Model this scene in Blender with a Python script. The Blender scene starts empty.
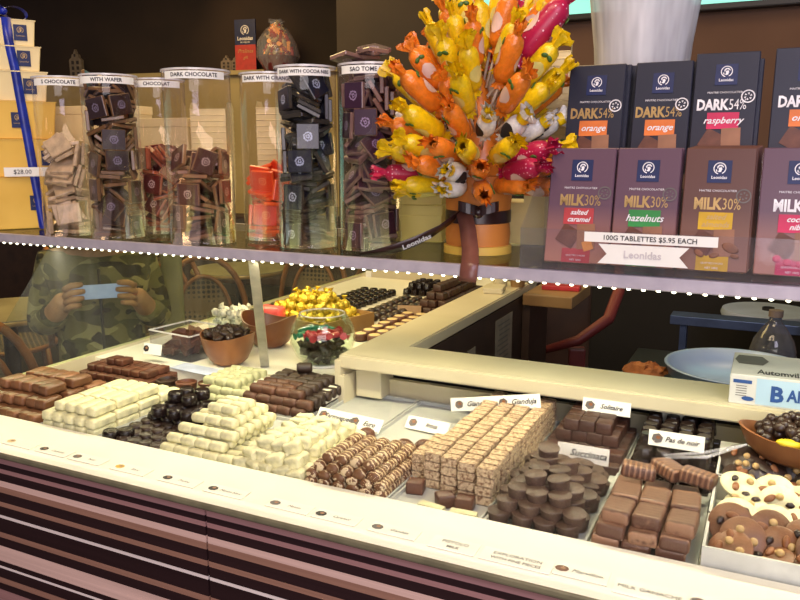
import bpy, bmesh, math, random
from mathutils import Vector, Matrix, Euler
PI = math.pi
scene = bpy.context.scene
COL = scene.collection
rnd = random.Random(7)

# ------------------------------------------------------------------ materials
def lin(c):
    out = []
    for v in c[:3]:
        v = v / 255.0
        out.append(v / 12.92 if v <= 0.04045 else ((v + 0.055) / 1.055) ** 2.4)
    return tuple(out) + (1.0,)

def new_mat(name):
    m = bpy.data.materials.new(name); m.use_nodes = True
    nt = m.node_tree
    return m, nt, nt.nodes['Principled BSDF']

def mat(name, c, rough=.5, metal=0, c2=None, scale=30, bump=0, bscale=None, emit=0, spec=.5, coat=0):
    """principled colour with a soft noise mottle between c and c2"""
    m, nt, b = new_mat(name)
    b.inputs['Roughness'].default_value = rough
    b.inputs['Metallic'].default_value = metal
    b.inputs['Specular IOR Level'].default_value = spec
    b.inputs['Coat Weight'].default_value = coat
    if c2 is None: c2 = tuple(max(0, v * .88) for v in c)
    tc = nt.nodes.new('ShaderNodeTexCoord')
    n = nt.nodes.new('ShaderNodeTexNoise'); n.inputs['Scale'].default_value = scale; n.inputs['Detail'].default_value = 3
    nt.links.new(tc.outputs['Object'], n.inputs['Vector'])
    r = nt.nodes.new('ShaderNodeValToRGB')
    r.color_ramp.elements[0].position = .35; r.color_ramp.elements[0].color = lin(c2)
    r.color_ramp.elements[1].position = .65; r.color_ramp.elements[1].color = lin(c)
    nt.links.new(n.outputs['Fac'], r.inputs['Fac'])
    nt.links.new(r.outputs['Color'], b.inputs['Base Color'])
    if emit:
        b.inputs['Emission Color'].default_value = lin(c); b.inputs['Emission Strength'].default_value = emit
    if bump:
        n2 = nt.nodes.new('ShaderNodeTexNoise'); n2.inputs['Scale'].default_value = bscale or scale * 3
        nt.links.new(tc.outputs['Object'], n2.inputs['Vector'])
        bp = nt.nodes.new('ShaderNodeBump'); bp.inputs['Strength'].default_value = bump; bp.inputs['Distance'].default_value = .002
        nt.links.new(n2.outputs['Fac'], bp.inputs['Height']); nt.links.new(bp.outputs['Normal'], b.inputs['Normal'])
    return m

def piece_mat(name, c, rough=.45, var=.25, scale=60, bump=.3, spec=.5):
    """like mat, but every object of it takes its own brightness (Object Info random)"""
    m = mat(name, c, rough, 0, tuple(v * .82 for v in c), scale, bump, spec=spec)
    nt = m.node_tree; b = nt.nodes['Principled BSDF']
    src = b.inputs['Base Color'].links[0].from_socket
    oi = nt.nodes.new('ShaderNodeObjectInfo')
    mr = nt.nodes.new('ShaderNodeMapRange'); mr.inputs['To Min'].default_value = 1 - var; mr.inputs['To Max'].default_value = 1 + var * .6
    nt.links.new(oi.outputs['Random'], mr.inputs['Value'])
    hs = nt.nodes.new('ShaderNodeHueSaturation')
    nt.links.new(src, hs.inputs['Color']); nt.links.new(mr.outputs['Result'], hs.inputs['Value'])
    nt.links.new(hs.outputs['Color'], b.inputs['Base Color'])
    return m

def swirl_mat(name, c, c2, scale, dist=8, thr=.72, direction='X'):
    m, nt, b = new_mat(name); b.inputs['Roughness'].default_value = .4
    tc = nt.nodes.new('ShaderNodeTexCoord'); oi = nt.nodes.new('ShaderNodeObjectInfo')
    ad = nt.nodes.new('ShaderNodeVectorMath'); ad.operation = 'ADD'; rs_ = nt.nodes.new('ShaderNodeMath'); rs_.operation = 'MULTIPLY'; rs_.inputs[1].default_value = .08
    nt.links.new(oi.outputs['Random'], rs_.inputs[0])
    nt.links.new(tc.outputs['Object'], ad.inputs[0]); nt.links.new(rs_.outputs[0], ad.inputs[1])
    w = nt.nodes.new('ShaderNodeTexWave'); w.bands_direction = direction
    w.inputs['Scale'].default_value = scale; w.inputs['Distortion'].default_value = dist; w.inputs['Detail Scale'].default_value = 3
    nt.links.new(ad.outputs[0], w.inputs['Vector'])
    r = nt.nodes.new('ShaderNodeValToRGB'); e = r.color_ramp.elements
    e[0].position = thr - .06; e[0].color = lin(c); e[1].position = thr + .05; e[1].color = lin(c2)
    nt.links.new(w.outputs['Fac'], r.inputs['Fac']); nt.links.new(r.outputs['Color'], b.inputs['Base Color'])
    return m

def glass_mat(name, tint=(255, 255, 255), ior=1.3, rough=.02, refl=1.0, frost=0, edge=.6):
    """thin clear sheet: straight-through transparency plus fresnel gloss (and a little white frost)"""
    m = bpy.data.materials.new(name); m.use_nodes = True; nt = m.node_tree; nt.nodes.clear()
    out = nt.nodes.new('ShaderNodeOutputMaterial')
    tr = nt.nodes.new('ShaderNodeBsdfTransparent'); tr.inputs['Color'].default_value = lin(tint)
    gl = nt.nodes.new('ShaderNodeBsdfGlossy'); gl.inputs['Roughness'].default_value = rough
    gl.inputs['Color'].default_value = (refl, refl, refl, 1)
    lw = nt.nodes.new('ShaderNodeLayerWeight'); lw.inputs['Blend'].default_value = .5
    pw = nt.nodes.new('ShaderNodeMath'); pw.operation = 'POWER'; pw.inputs[1].default_value = 4.0
    f0 = ((ior - 1) / (ior + 1)) ** 2
    fr = nt.nodes.new('ShaderNodeMath'); fr.operation = 'MULTIPLY_ADD'; fr.inputs[1].default_value = edge * (1 - f0); fr.inputs[2].default_value = f0
    nt.links.new(lw.outputs['Facing'], pw.inputs[0]); nt.links.new(pw.outputs[0], fr.inputs[0])
    mx = nt.nodes.new('ShaderNodeMixShader')
    nt.links.new(fr.outputs[0], mx.inputs[0]); nt.links.new(tr.outputs[0], mx.inputs[1]); nt.links.new(gl.outputs[0], mx.inputs[2])
    last = mx
    if frost:
        df = nt.nodes.new('ShaderNodeBsdfDiffuse'); df.inputs['Color'].default_value = (.8, .8, .82, 1)
        m2 = nt.nodes.new('ShaderNodeMixShader')
        nz = nt.nodes.new('ShaderNodeTexNoise'); nz.inputs['Scale'].default_value = 14
        tc = nt.nodes.new('ShaderNodeTexCoord'); mp = nt.nodes.new('ShaderNodeMapping'); mp.inputs['Scale'].default_value = (3, 3, .35)
        nt.links.new(tc.outputs['Object'], mp.inputs[0]); nt.links.new(mp.outputs[0], nz.inputs['Vector'])
        ml = nt.nodes.new('ShaderNodeMath'); ml.operation = 'MULTIPLY'; ml.inputs[1].default_value = frost * 2
        nt.links.new(nz.outputs['Fac'], ml.inputs[0]); nt.links.new(ml.outputs[0], m2.inputs[0])
        nt.links.new(mx.outputs[0], m2.inputs[1]); nt.links.new(df.outputs[0], m2.inputs[2]); last = m2
    nt.links.new(last.outputs[0], out.inputs[0])
    return m

def emblem_mat(name, c, edge, mark, rough=.28):
    """foil square: printed ring emblem in the middle of both faces, bright cut edge (object space, 40 x 36 x 7 mm)"""
    m, nt, b = new_mat(name); b.inputs['Roughness'].default_value = rough; b.inputs['Coat Weight'].default_value = .3
    tc = nt.nodes.new('ShaderNodeTexCoord'); sp = nt.nodes.new('ShaderNodeSeparateXYZ')
    nt.links.new(tc.outputs['Object'], sp.inputs[0])
    def math_(op, a, bb=None):
        n = nt.nodes.new('ShaderNodeMath'); n.operation = op
        for i, v in enumerate((a, bb)):
            if v is None: continue
            if isinstance(v, (int, float)): n.inputs[i].default_value = v
            else: nt.links.new(v, n.inputs[i])
        return n.outputs[0]
    x, y = sp.outputs[0], sp.outputs[1]
    d = math_('SQRT', math_('ADD', math_('MULTIPLY', x, x), math_('MULTIPLY', y, y)))
    nz = nt.nodes.new('ShaderNodeTexNoise'); nz.inputs['Scale'].default_value = 320; nt.links.new(tc.outputs['Object'], nz.inputs['Vector'])
    d2 = math_('ADD', d, math_('MULTIPLY', math_('SUBTRACT', nz.outputs['Fac'], .5), .006))
    ring = math_('LESS_THAN', math_('ABSOLUTE', math_('SUBTRACT', d2, .0062)), .0011)
    core = math_('LESS_THAN', math_('ABSOLUTE', math_('SUBTRACT', d2, .0022)), .0009)
    mk = math_('MAXIMUM', ring, core)
    ed = math_('MAXIMUM', math_('GREATER_THAN', math_('ABSOLUTE', x), .0192), math_('GREATER_THAN', math_('ABSOLUTE', y), .0172))
    m1 = nt.nodes.new('ShaderNodeMix'); m1.data_type = 'RGBA'; m1.inputs['A'].default_value = lin(c); m1.inputs['B'].default_value = lin(mark)
    nt.links.new(mk, m1.inputs['Factor'])
    m2 = nt.nodes.new('ShaderNodeMix'); m2.data_type = 'RGBA'; m2.inputs['B'].default_value = lin(edge)
    nt.links.new(ed, m2.inputs['Factor']); nt.links.new(m1.outputs['Result'], m2.inputs['A'])
    nt.links.new(m2.outputs['Result'], b.inputs['Base Color'])
    return m

M = {}
M['white'] = mat('white_plastic', (214, 214, 206), .3)
M['tray'] = mat('tray_plastic', (188, 190, 184), .25, c2=(182, 184, 178))
M['deck'] = mat('white_deck', (236, 233, 218), .4, c2=(230, 227, 210), scale=6)
M['cream'] = mat('cream_laminate', (206, 196, 166), .45, c2=(198, 187, 156), scale=9, bump=.05)
M['creamwall'] = mat('cream_wall_paint', (180, 160, 112), .6, c2=(166, 146, 98), scale=3)
M['edge'] = mat('brushed_edge', (150, 142, 110), .35, .4, scale=40)
M['alu'] = mat('aluminium', (188, 180, 188), .4, .25, c2=(176, 168, 178), scale=50)
M['alucol'] = mat('column_metal', (186, 182, 168), .4, .5, scale=40)
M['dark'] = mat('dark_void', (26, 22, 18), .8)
M['wallbrown'] = mat('brown_wall', (50, 36, 26), .8, c2=(42, 30, 22), scale=3)
M['walltan'] = mat('tan_wall', (104, 76, 58), .8, c2=(92, 66, 50), scale=3)
M['ceil'] = mat('ceiling_paint', (120, 110, 98), .9)
M['floor'] = mat('dark_floor', (58, 50, 36), .5, c2=(34, 30, 22), scale=8)
M['woodpanel'] = mat('brown_panel', (66, 46, 34), .5, c2=(52, 36, 26), scale=12)
M['paper'] = mat('paper_white', (238, 236, 228), .7, c2=(232, 230, 220), scale=20)
M['papergrey'] = mat('paper_grey', (150, 140, 125), .7)
M['ink'] = mat('ink_black', (38, 34, 36), .6)
M['inkgrey'] = mat('ink_grey', (110, 104, 100), .6)
M['white_ink'] = mat('ink_white', (240, 238, 240), .4)
M['gold_ink'] = mat('ink_gold', (205, 170, 110), .35, .5)
M['navy'] = mat('navy_label', (22, 36, 84), .45)
M['goldbox'] = mat('gold_card', (232, 190, 84), .42, 0, c2=(222, 178, 70), scale=10)
M['ribbonblue'] = mat('blue_ribbon', (28, 48, 160), .35, c2=(20, 34, 120), scale=40)
M['ballotin'] = mat('cream_card', (232, 214, 160), .5, c2=(224, 204, 146), scale=10)
M['pot'] = mat('orange_card', (206, 128, 52), .5, c2=(196, 116, 44), scale=8)
M['ribbonbrown'] = mat('brown_ribbon', (52, 26, 22), .3, c2=(40, 20, 16), scale=30)
M['ribbontail'] = mat('copper_ribbon', (118, 74, 62), .35, c2=(104, 62, 52), scale=30)
M['stick'] = mat('white_stick', (236, 222, 200), .5)
M['bentwood'] = mat('bentwood', (150, 96, 48), .4, c2=(120, 74, 36), scale=14)
M['bowlwood'] = mat('bowl_wood', (150, 98, 60), .4, c2=(118, 74, 44), scale=12)
M['tablewood'] = mat('table_top_wood', (150, 116, 72), .4, c2=(130, 98, 60), scale=8)
M['cafe_top'] = mat('cafe_top', (150, 140, 110), .4, c2=(120, 110, 86), scale=5)
M['black'] = mat('black_metal', (28, 26, 26), .45)
M['steel'] = mat('sink_steel', (176, 200, 232), .35, .2, c2=(156, 182, 222), scale=6)
M['steelbar'] = mat('shelf_steel', (96, 112, 150), .35, .6, scale=20)
M['oval'] = mat('pale_blue_top', (168, 180, 205), .5, scale=5)
M['skin'] = mat('skin', (196, 146, 116), .55)
M['jean'] = mat('denim', (40, 58, 110), .8, c2=(32, 46, 92), scale=90)
M['hair'] = mat('hair_brown', (60, 42, 30), .6, scale=80)
M['eye'] = mat('eye_white', (235, 230, 225), .3)
M['lips'] = mat('lips', (170, 96, 88), .5)
M['phone'] = mat('phone_case', (150, 165, 215), .3, emit=.5)  # glow put into the case itself, standing for a bright reflex
M['skirt'] = mat('pale_fabric', (150, 150, 118), .8, c2=(134, 134, 102), scale=10)
M['tvscreen'] = mat('tv_screen', (120, 205, 190), .4, c2=(150, 225, 205), scale=2.2, emit=1.1)
M['tvleaf'] = mat('tv_palm', (40, 96, 150), .5, emit=.3)
M['red_card'] = mat('red_card', (176, 52, 44), .5, emit=.15)  # faint glow put into the red of the sign and basket sweets
M['teal'] = mat('teal_foil', (60, 140, 110), .3, .2)
M['redfoil'] = mat('red_foil', (206, 60, 66), .3, .2)
M['goldfoil'] = piece_mat('gold_foil', (226, 196, 60), .25, .25, 120, .8)
M['goldfoil'].node_tree.nodes['Principled BSDF'].inputs['Metallic'].default_value = .45
M['pinkfoil'] = mat('pink_foil', (226, 92, 90), .35, c2=(206, 70, 66), scale=60)
M['whitewrap'] = piece_mat('white_tissue', (226, 224, 206), .5, .1, 80, 1.0)
M['led'] = mat('led_glow', (255, 246, 214), .3, emit=9)
M['blueboxface'] = mat('blue_box_print', (176, 205, 226), .5, c2=(164, 194, 218), scale=6)
M['boxcard'] = mat('grey_box_card', (206, 206, 204), .55, c2=(198, 198, 196), scale=20)
M['boxblue'] = mat('box_blue_ink', (44, 82, 150), .5)
M['hexgrey'] = mat('hex_grey', (104, 98, 96), .6)
M['crumple'] = mat('brown_paper', (190, 120, 66), .7, c2=(160, 96, 50), scale=40, bump=1)
M['darkred'] = mat('dark_red_seat', (120, 44, 40), .5, c2=(96, 34, 32), scale=10)
M['post'] = mat('post_wood', (112, 72, 42), .5, c2=(92, 58, 34), scale=16)
M['beige'] = mat('beige_panel', (120, 104, 92), .6)
M['leaf'] = mat('green_leaf', (70, 110, 36), .45, c2=(50, 84, 26), scale=30)
M['yellowleaf'] = mat('yellow_slice', (220, 190, 30), .5)
M['glass'] = glass_mat('front_glass', (250, 252, 248), 1.16, .01, .35)
M['sideglass'] = glass_mat('side_glass', (218, 228, 206), 1.3, .02, .8, .04, .3)
M['shelfglass'] = glass_mat('shelf_glass', (236, 242, 236), 1.3, .03, .8)
M['acryl'] = glass_mat('tube_acrylic', (250, 248, 250), 1.42, .04, 1.0)
M['acryl2'] = glass_mat('riser_acrylic', (246, 246, 250), 1.3, .05, .8, .02, .2)
M['rimacryl'] = mat('acrylic_rim', (220, 216, 214), .15, spec=.8)
M['bowlglass'] = glass_mat('bowl_glass', (244, 250, 246), 1.45, .02, 1)
M['cello'] = glass_mat('cellophane', (250, 250, 255), 1.5, .12, 1, .2)
M['plastic'] = glass_mat('frosted_plastic', (225, 226, 232), 1.35, .2, .8, .5)
M['bottle'] = glass_mat('bottle_plastic', (150, 165, 190), 1.5, .05, 1, .08)
# pralines
M['milk'] = piece_mat('milk_chocolate', (132, 88, 58), .42)
M['milk2'] = piece_mat('milk_chocolate_red', (100, 60, 42), .42)
M['darkc'] = piece_mat('dark_chocolate', (54, 36, 28), .35, .3)
M['blackc'] = piece_mat('black_chocolate', (36, 25, 22), .26, .3)
M['cocoa'] = piece_mat('cocoa_chocolate', (86, 64, 52), .5, .25)
M['cube'] = piece_mat('plain_chocolate_cube', (72, 44, 34), .45, .2)
M['whitec'] = piece_mat('white_chocolate', (236, 230, 184), .42, .04)
M['ivory'] = piece_mat('ivory_chocolate', (196, 196, 150), .45, .08)
M['rollmilk'] = piece_mat('roll_milk', (94, 58, 40), .5, .25)
M['rolldark'] = piece_mat('roll_dark', (56, 38, 28), .5, .3)
M['swirl'] = swirl_mat('swirled_milk', (112, 76, 50), (212, 190, 152), 44, 5, .80, 'Y')
M['ribbed'] = swirl_mat('ribbed_milk', (90, 58, 44), (146, 108, 82), 48, 1.2, .72, 'Y')
M['creamtop'] = mat('cream_top', (216, 190, 136), .5)
M['nutc'] = piece_mat('hazelnut_skin', (214, 178, 118), .5, .15)
M['almondc'] = piece_mat('almond_skin', (150, 92, 50), .5, .2)
M['raisinc'] = piece_mat('raisin_skin', (46, 26, 24), .35, .2)

def wafer_mat():
    """printed wrap: pale paper with fine brown print, dark brown lines along the edges"""
    m, nt, b = new_mat('printed_wrap'); b.inputs['Roughness'].default_value = .45
    tc = nt.nodes.new('ShaderNodeTexCoord'); oi = nt.nodes.new('ShaderNodeObjectInfo')
    ad = nt.nodes.new('ShaderNodeVectorMath'); ad.operation = 'ADD'
    nt.links.new(tc.outputs['Object'], ad.inputs[0]); nt.links.new(oi.outputs['Random'], ad.inputs[1])
    n = nt.nodes.new('ShaderNodeTexNoise'); n.inputs['Scale'].default_value = 260; n.inputs['Detail'].default_value = 3
    nt.links.new(ad.outputs[0], n.inputs['Vector'])
    r = nt.nodes.new('ShaderNodeValToRGB'); e = r.color_ramp.elements
    e[0].position = .36; e[0].color = lin((116, 82, 56)); e[1].position = .54; e[1].color = lin((196, 172, 138))
    nt.links.new(n.outputs['Fac'], r.inputs['Fac'])
    sp = nt.nodes.new('ShaderNodeSeparateXYZ'); nt.links.new(tc.outputs['Object'], sp.inputs[0])
    def mth(op, a_, v):
        q = nt.nodes.new('ShaderNodeMath'); q.operation = op
        nt.links.new(a_, q.inputs[0])
        if v is not None:
            if isinstance(v, float): q.inputs[1].default_value = v
            else: nt.links.new(v, q.inputs[1])
        return q.outputs[0]
    ez = mth('GREATER_THAN', mth('ABSOLUTE', mth('SUBTRACT', sp.outputs[2], .0062), None), .0052)
    ey = mth('GREATER_THAN', mth('ABSOLUTE', sp.outputs[1], None), .0072)
    ex = mth('GREATER_THAN', mth('ABSOLUTE', sp.outputs[0], None), .0104)
    two_ = mth('GREATER_THAN', mth('ADD', mth('ADD', ez, ey), ex), 1.5)
    mx = nt.nodes.new('ShaderNodeMix'); mx.data_type = 'RGBA'; mx.inputs['B'].default_value = lin((88, 56, 36))
    nt.links.new(two_, mx.inputs['Factor']); nt.links.new(r.outputs['Color'], mx.inputs['A'])
    nt.links.new(mx.outputs['Result'], b.inputs['Base Color'])
    return m
M['wafer'] = wafer_mat()

def camo_mat():
    m, nt, b = new_mat('camouflage_cloth'); b.inputs['Roughness'].default_value = .9
    tc = nt.nodes.new('ShaderNodeTexCoord'); last = None
    base = lin((124, 118, 82))
    for k, (sc_, th, c) in enumerate(((13, .55, (162, 154, 116)), (15, .56, (86, 84, 58)), (17, .59, (54, 50, 42)))):
        mp = nt.nodes.new('ShaderNodeMapping'); mp.inputs['Location'].default_value = (k * 3.7, k * 1.9, k * 5.1); mp.inputs['Scale'].default_value = (1, 1, 1.5)
        n = nt.nodes.new('ShaderNodeTexNoise'); n.inputs['Scale'].default_value = sc_; n.inputs['Detail'].default_value = 1.2
        nt.links.new(tc.outputs['Object'], mp.inputs[0]); nt.links.new(mp.outputs[0], n.inputs['Vector'])
        g = nt.nodes.new('ShaderNodeMath'); g.operation = 'GREATER_THAN'; g.inputs[1].default_value = th
        nt.links.new(n.outputs['Fac'], g.inputs[0])
        mx = nt.nodes.new('ShaderNodeMix'); mx.data_type = 'RGBA'; mx.inputs['B'].default_value = lin(c)
        if last is None: mx.inputs['A'].default_value = base
        else: nt.links.new(last, mx.inputs['A'])
        nt.links.new(g.outputs[0], mx.inputs['Factor']); last = mx.outputs['Result']
    nt.links.new(last, b.inputs['Base Color'])
    return m
M['camo'] = camo_mat()

def stripe_mat():
    """horizontal laminate stripes by height; bands in metres below the top edge"""
    zs = [0.9641,0.9588,0.9509,0.9428,0.9359,0.924,0.9143,0.9051,0.8898,0.8816,0.8678,0.8628,0.8388,0.8304,0.8163,0.7907,0.7821,0.7786,0.7619,0.7532,0.7415,0.721]
    dk = (44, 27, 28); pk = (158, 116, 112); lp = (212, 176, 162); tan = (150, 110, 92); wh = (232, 216, 208)
    cols = [dk, pk, dk, pk, dk, lp, tan, dk, tan, dk, wh, dk, tan, dk, lp, dk, wh, dk, tan, dk, pk]
    m, nt, b = new_mat('striped_laminate'); b.inputs['Roughness'].default_value = .3
    tc = nt.nodes.new('ShaderNodeTexCoord'); sp = nt.nodes.new('ShaderNodeSeparateXYZ')
    nt.links.new(tc.outputs['Object'], sp.inputs[0])
    span = zs[0] - zs[-1]
    a = nt.nodes.new('ShaderNodeMath'); a.operation = 'SUBTRACT'; a.inputs[0].default_value = zs[0]; nt.links.new(sp.outputs[2], a.inputs[1])
    d = nt.nodes.new('ShaderNodeMath'); d.operation = 'DIVIDE'; d.inputs[1].default_value = span; nt.links.new(a.outputs[0], d.inputs[0])
    f = nt.nodes.new('ShaderNodeMath'); f.operation = 'FRACT'; nt.links.new(d.outputs[0], f.inputs[0])
    r = nt.nodes.new('ShaderNodeValToRGB'); cr = r.color_ramp; cr.interpolation = 'CONSTANT'
    cr.elements[0].position = 0; cr.elements[0].color = lin(cols[0])
    cr.elements[1].position = (zs[0] - zs[1]) / span; cr.elements[1].color = lin(cols[1])
    for i in range(2, len(cols)):
        e = cr.elements.new((zs[0] - zs[i]) / span); e.color = lin(cols[i])
    nt.links.new(f.outputs[0], r.inputs['Fac'])
    n = nt.nodes.new('ShaderNodeTexNoise'); n.inputs['Scale'].default_value = 60
    mp = nt.nodes.new('ShaderNodeMapping'); mp.inputs['Scale'].default_value = (.03, 1, 3)
    nt.links.new(tc.outputs['Object'], mp.inputs[0]); nt.links.new(mp.outputs[0], n.inputs['Vector'])
    mx = nt.nodes.new('ShaderNodeMix'); mx.data_type = 'RGBA'; mx.blend_type = 'MULTIPLY'; mx.inputs['Factor'].default_value = .45
    nt.links.new(r.outputs['Color'], mx.inputs['A']); nt.links.new(n.outputs['Fac'], mx.inputs['B'])
    mu = nt.nodes.new('ShaderNodeHueSaturation'); mu.inputs['Value'].default_value = 1.3
    nt.links.new(mx.outputs['Result'], mu.inputs['Color']); nt.links.new(mu.outputs['Color'], b.inputs['Base Color'])
    return m
M['stripes'] = stripe_mat()

def cane_mat():
    m, nt, b = new_mat('cane_mesh'); b.inputs['Roughness'].default_value = .6
    tc = nt.nodes.new('ShaderNodeTexCoord'); v = nt.nodes.new('ShaderNodeTexVoronoi'); v.inputs['Scale'].default_value = 45; v.inputs['Randomness'].default_value = 0
    nt.links.new(tc.outputs['Object'], v.inputs['Vector'])
    r = nt.nodes.new('ShaderNodeValToRGB'); r.color_ramp.elements[0].position = .35; r.color_ramp.elements[0].color = lin((16, 14, 12))
    r.color_ramp.elements[1].position = .45; r.color_ramp.elements[1].color = lin((120, 100, 70))
    nt.links.new(v.outputs['Distance'], r.inputs['Fac']); nt.links.new(r.outputs['Color'], b.inputs['Base Color'])
    return m
M['cane'] = cane_mat()

def grad_mat(name, top, bot, h, rough=.35):
    m, nt, b = new_mat(name); b.inputs['Roughness'].default_value = rough
    tc = nt.nodes.new('ShaderNodeTexCoord'); sp = nt.nodes.new('ShaderNodeSeparateXYZ'); nt.links.new(tc.outputs['Object'], sp.inputs[0])
    d = nt.nodes.new('ShaderNodeMath'); d.operation = 'DIVIDE'; d.inputs[1].default_value = h; nt.links.new(sp.outputs[2], d.inputs[0])
    r = nt.nodes.new('ShaderNodeValToRGB'); e = r.color_ramp.elements
    e[0].position = .05; e[0].color = lin(bot); e[1].position = .5; e[1].color = lin(top)
    nt.links.new(d.outputs[0], r.inputs['Fac']); nt.links.new(r.outputs['Color'], b.inputs['Base Color'])
    return m
M['bar_milk'] = grad_mat('milk_bar_wrap', (96, 70, 84), (170, 118, 98), .155)
M['bar_almond'] = grad_mat('almond_bar_wrap', (94, 62, 54), (140, 96, 74), .155)
M['bar_dark'] = grad_mat('dark_bar_wrap', (40, 42, 56), (42, 38, 50), .155)
M['f_red'] = mat('flavour_red', (186, 62, 66), .45)
M['f_green'] = mat('flavour_green', (48, 142, 66), .45)
M['f_yellow'] = mat('flavour_yellow', (214, 170, 20), .45)
M['f_pink'] = mat('flavour_pink', (206, 36, 88), .45)
M['f_orange'] = mat('flavour_orange', (228, 122, 52), .45)
M['pic_choc'] = mat('picture_chocolate', (112, 66, 48), .5, c2=(92, 52, 38), scale=60)
M['pic_choc2'] = mat('picture_chocolate_light', (158, 110, 80), .5)
M['caramel'] = mat('caramel', (222, 148, 74), .4)
W = {}
for k, c in (('yellow', (244, 204, 14)), ('orange', (240, 132, 34)), ('crimson', (160, 20, 62)), ('cow', (230, 226, 216))):
    W[k] = mat('wrap_' + k, c, .32, 0, tuple(v * .86 for v in c), 90, .5, coat=.2)
def dotted(name, c, c2, scale, r0=.3):
    m, nt, b = new_mat(name); b.inputs['Roughness'].default_value = .35
    tc = nt.nodes.new('ShaderNodeTexCoord'); v = nt.nodes.new('ShaderNodeTexVoronoi'); v.inputs['Scale'].default_value = scale; v.inputs['Randomness'].default_value = .3
    nt.links.new(tc.outputs['Object'], v.inputs['Vector'])
    r = nt.nodes.new('ShaderNodeValToRGB'); r.color_ramp.elements[0].position = r0 - .05; r.color_ramp.elements[0].color = lin(c2)
    r.color_ramp.elements[1].position = r0 + .03; r.color_ramp.elements[1].color = lin(c)
    nt.links.new(v.outputs['Distance'], r.inputs['Fac']); nt.links.new(r.outputs['Color'], b.inputs['Base Color'])
    return m
W['crimson'] = dotted('wrap_crimson_dots', (172, 22, 66), (236, 190, 200), 190, .2)
M['dotcone'] = dotted('dotted_orange_card', (206, 116, 34), (110, 56, 20), 75, .17)
M['labelpink'] = mat('candy_label', (240, 208, 190), .5)
M['labelyellow'] = mat('candy_label_yellow', (236, 226, 130), .5)

# ------------------------------------------------------------------ geometry helpers
class MB:
    def __init__(s): s.b = bmesh.new()
    def _x(s, verts, mtx):
        bmesh.ops.transform(s.b, matrix=mtx, verts=verts)
    def box(s, c, d, rot=None, bev=0, seg=2, taper=None):
        r = bmesh.ops.create_cube(s.b, size=1); vs = r['verts']
        for v in vs:
            v.co = Vector((v.co.x * d[0], v.co.y * d[1], v.co.z * d[2]))
            if taper and v.co.z > 0: v.co.x *= taper[0]; v.co.y *= taper[1]
        if bev:
            es = list({e for v in vs for e in v.link_edges})
            rr = bmesh.ops.bevel(s.b, geom=es, offset=bev, segments=seg, affect='EDGES', profile=.6)
            vs = list({v for f in rr['faces'] for v in f.verts} | {v for v in vs if v.is_valid})
        m = Matrix.Translation(c)
        if rot: m = m @ Euler(rot).to_matrix().to_4x4()
        s._x(vs, m); return s
    def lathe(s, prof, n=24, mtx=None, close=False):
        rings = []
        for (r, z) in prof:
            if r < 1e-6: rings.append([s.b.verts.new((0, 0, z))])
            else: rings.append([s.b.verts.new((r * math.cos(2 * PI * k / n), r * math.sin(2 * PI * k / n), z)) for k in range(n)])
        for a, c in zip(rings, rings[1:]):
            for k in range(n):
                k2 = (k + 1) % n
                if len(a) == 1 and len(c) == 1: continue
                if len(a) == 1: s.b.faces.new((a[0], c[k2], c[k]))
                elif len(c) == 1: s.b.faces.new((a[k], a[k2], c[0]))
                else: s.b.faces.new((a[k], a[k2], c[k2], c[k]))
        vs = [v for r in rings for v in r]
        if mtx is not None: s._x(vs, mtx)
        return s
    def tube(s, pts, r, n=8, cap=True):
        pts = [Vector(p) for p in pts]; rings = []; up = Vector((0, 0, 1)); prev = None
        for i, p in enumerate(pts):
            t = (pts[min(i + 1, len(pts) - 1)] - pts[max(i - 1, 0)]).normalized()
            if prev is None:
                a = t.cross(up)
                if a.length < 1e-3: a = t.cross(Vector((1, 0, 0)))
            else: a = prev - t * prev.dot(t)
            a.normalize(); prev = a; b = t.cross(a)
            rr = r[i] if isinstance(r, (list, tuple)) else r
            rings.append([s.b.verts.new(p + (a * math.cos(2 * PI * k / n) + b * math.sin(2 * PI * k / n)) * rr) for k in range(n)])
        for a, c in zip(rings, rings[1:]):
            for k in range(n): s.b.faces.new((a[k], a[(k + 1) % n], c[(k + 1) % n], c[k]))
        if cap:
            s.b.faces.new(rings[0][::-1]); s.b.faces.new(rings[-1])
        return s
    def sphere(s, c, r, u=14, v=8, rot=None):
        rr = bmesh.ops.create_uvsphere(s.b, u_segments=u, v_segments=v, radius=1)
        R = r if isinstance(r, (tuple, list)) else (r, r, r)
        m = Matrix.Translation(c)
        if rot: m = m @ Euler(rot).to_matrix().to_4x4()
        s._x(rr['verts'], m @ Matrix.Diagonal((R[0], R[1], R[2], 1))); return s
    def poly(s, pts, thick=0, axis=Vector((0, 0, 1))):
        vs = [s.b.verts.new(p) for p in pts]; f = s.b.faces.new(vs)
        if thick:
            r = bmesh.ops.extrude_face_region(s.b, geom=[f])
            bmesh.ops.translate(s.b, verts=[g for g in r['geom'] if isinstance(g, bmesh.types.BMVert)], vec=axis * thick)
        return s
    def jitter(s, a, seed=0):
        r = random.Random(seed)
        for v in s.b.verts: v.co += Vector((r.uniform(-a, a), r.uniform(-a, a), r.uniform(-a, a)))
        return s
    def mesh(s, name, m, smooth=False, angle=None):
        bmesh.ops.recalc_face_normals(s.b, faces=s.b.faces[:])
        me = bpy.data.meshes.new(name); s.b.to_mesh(me); s.b.free()
        if m is not None: me.materials.append(m)
        if smooth:
            for p in me.polygons: p.use_smooth = True
            if angle:
                me.set_sharp_from_angle(angle=math.radians(angle))
        return me

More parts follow.
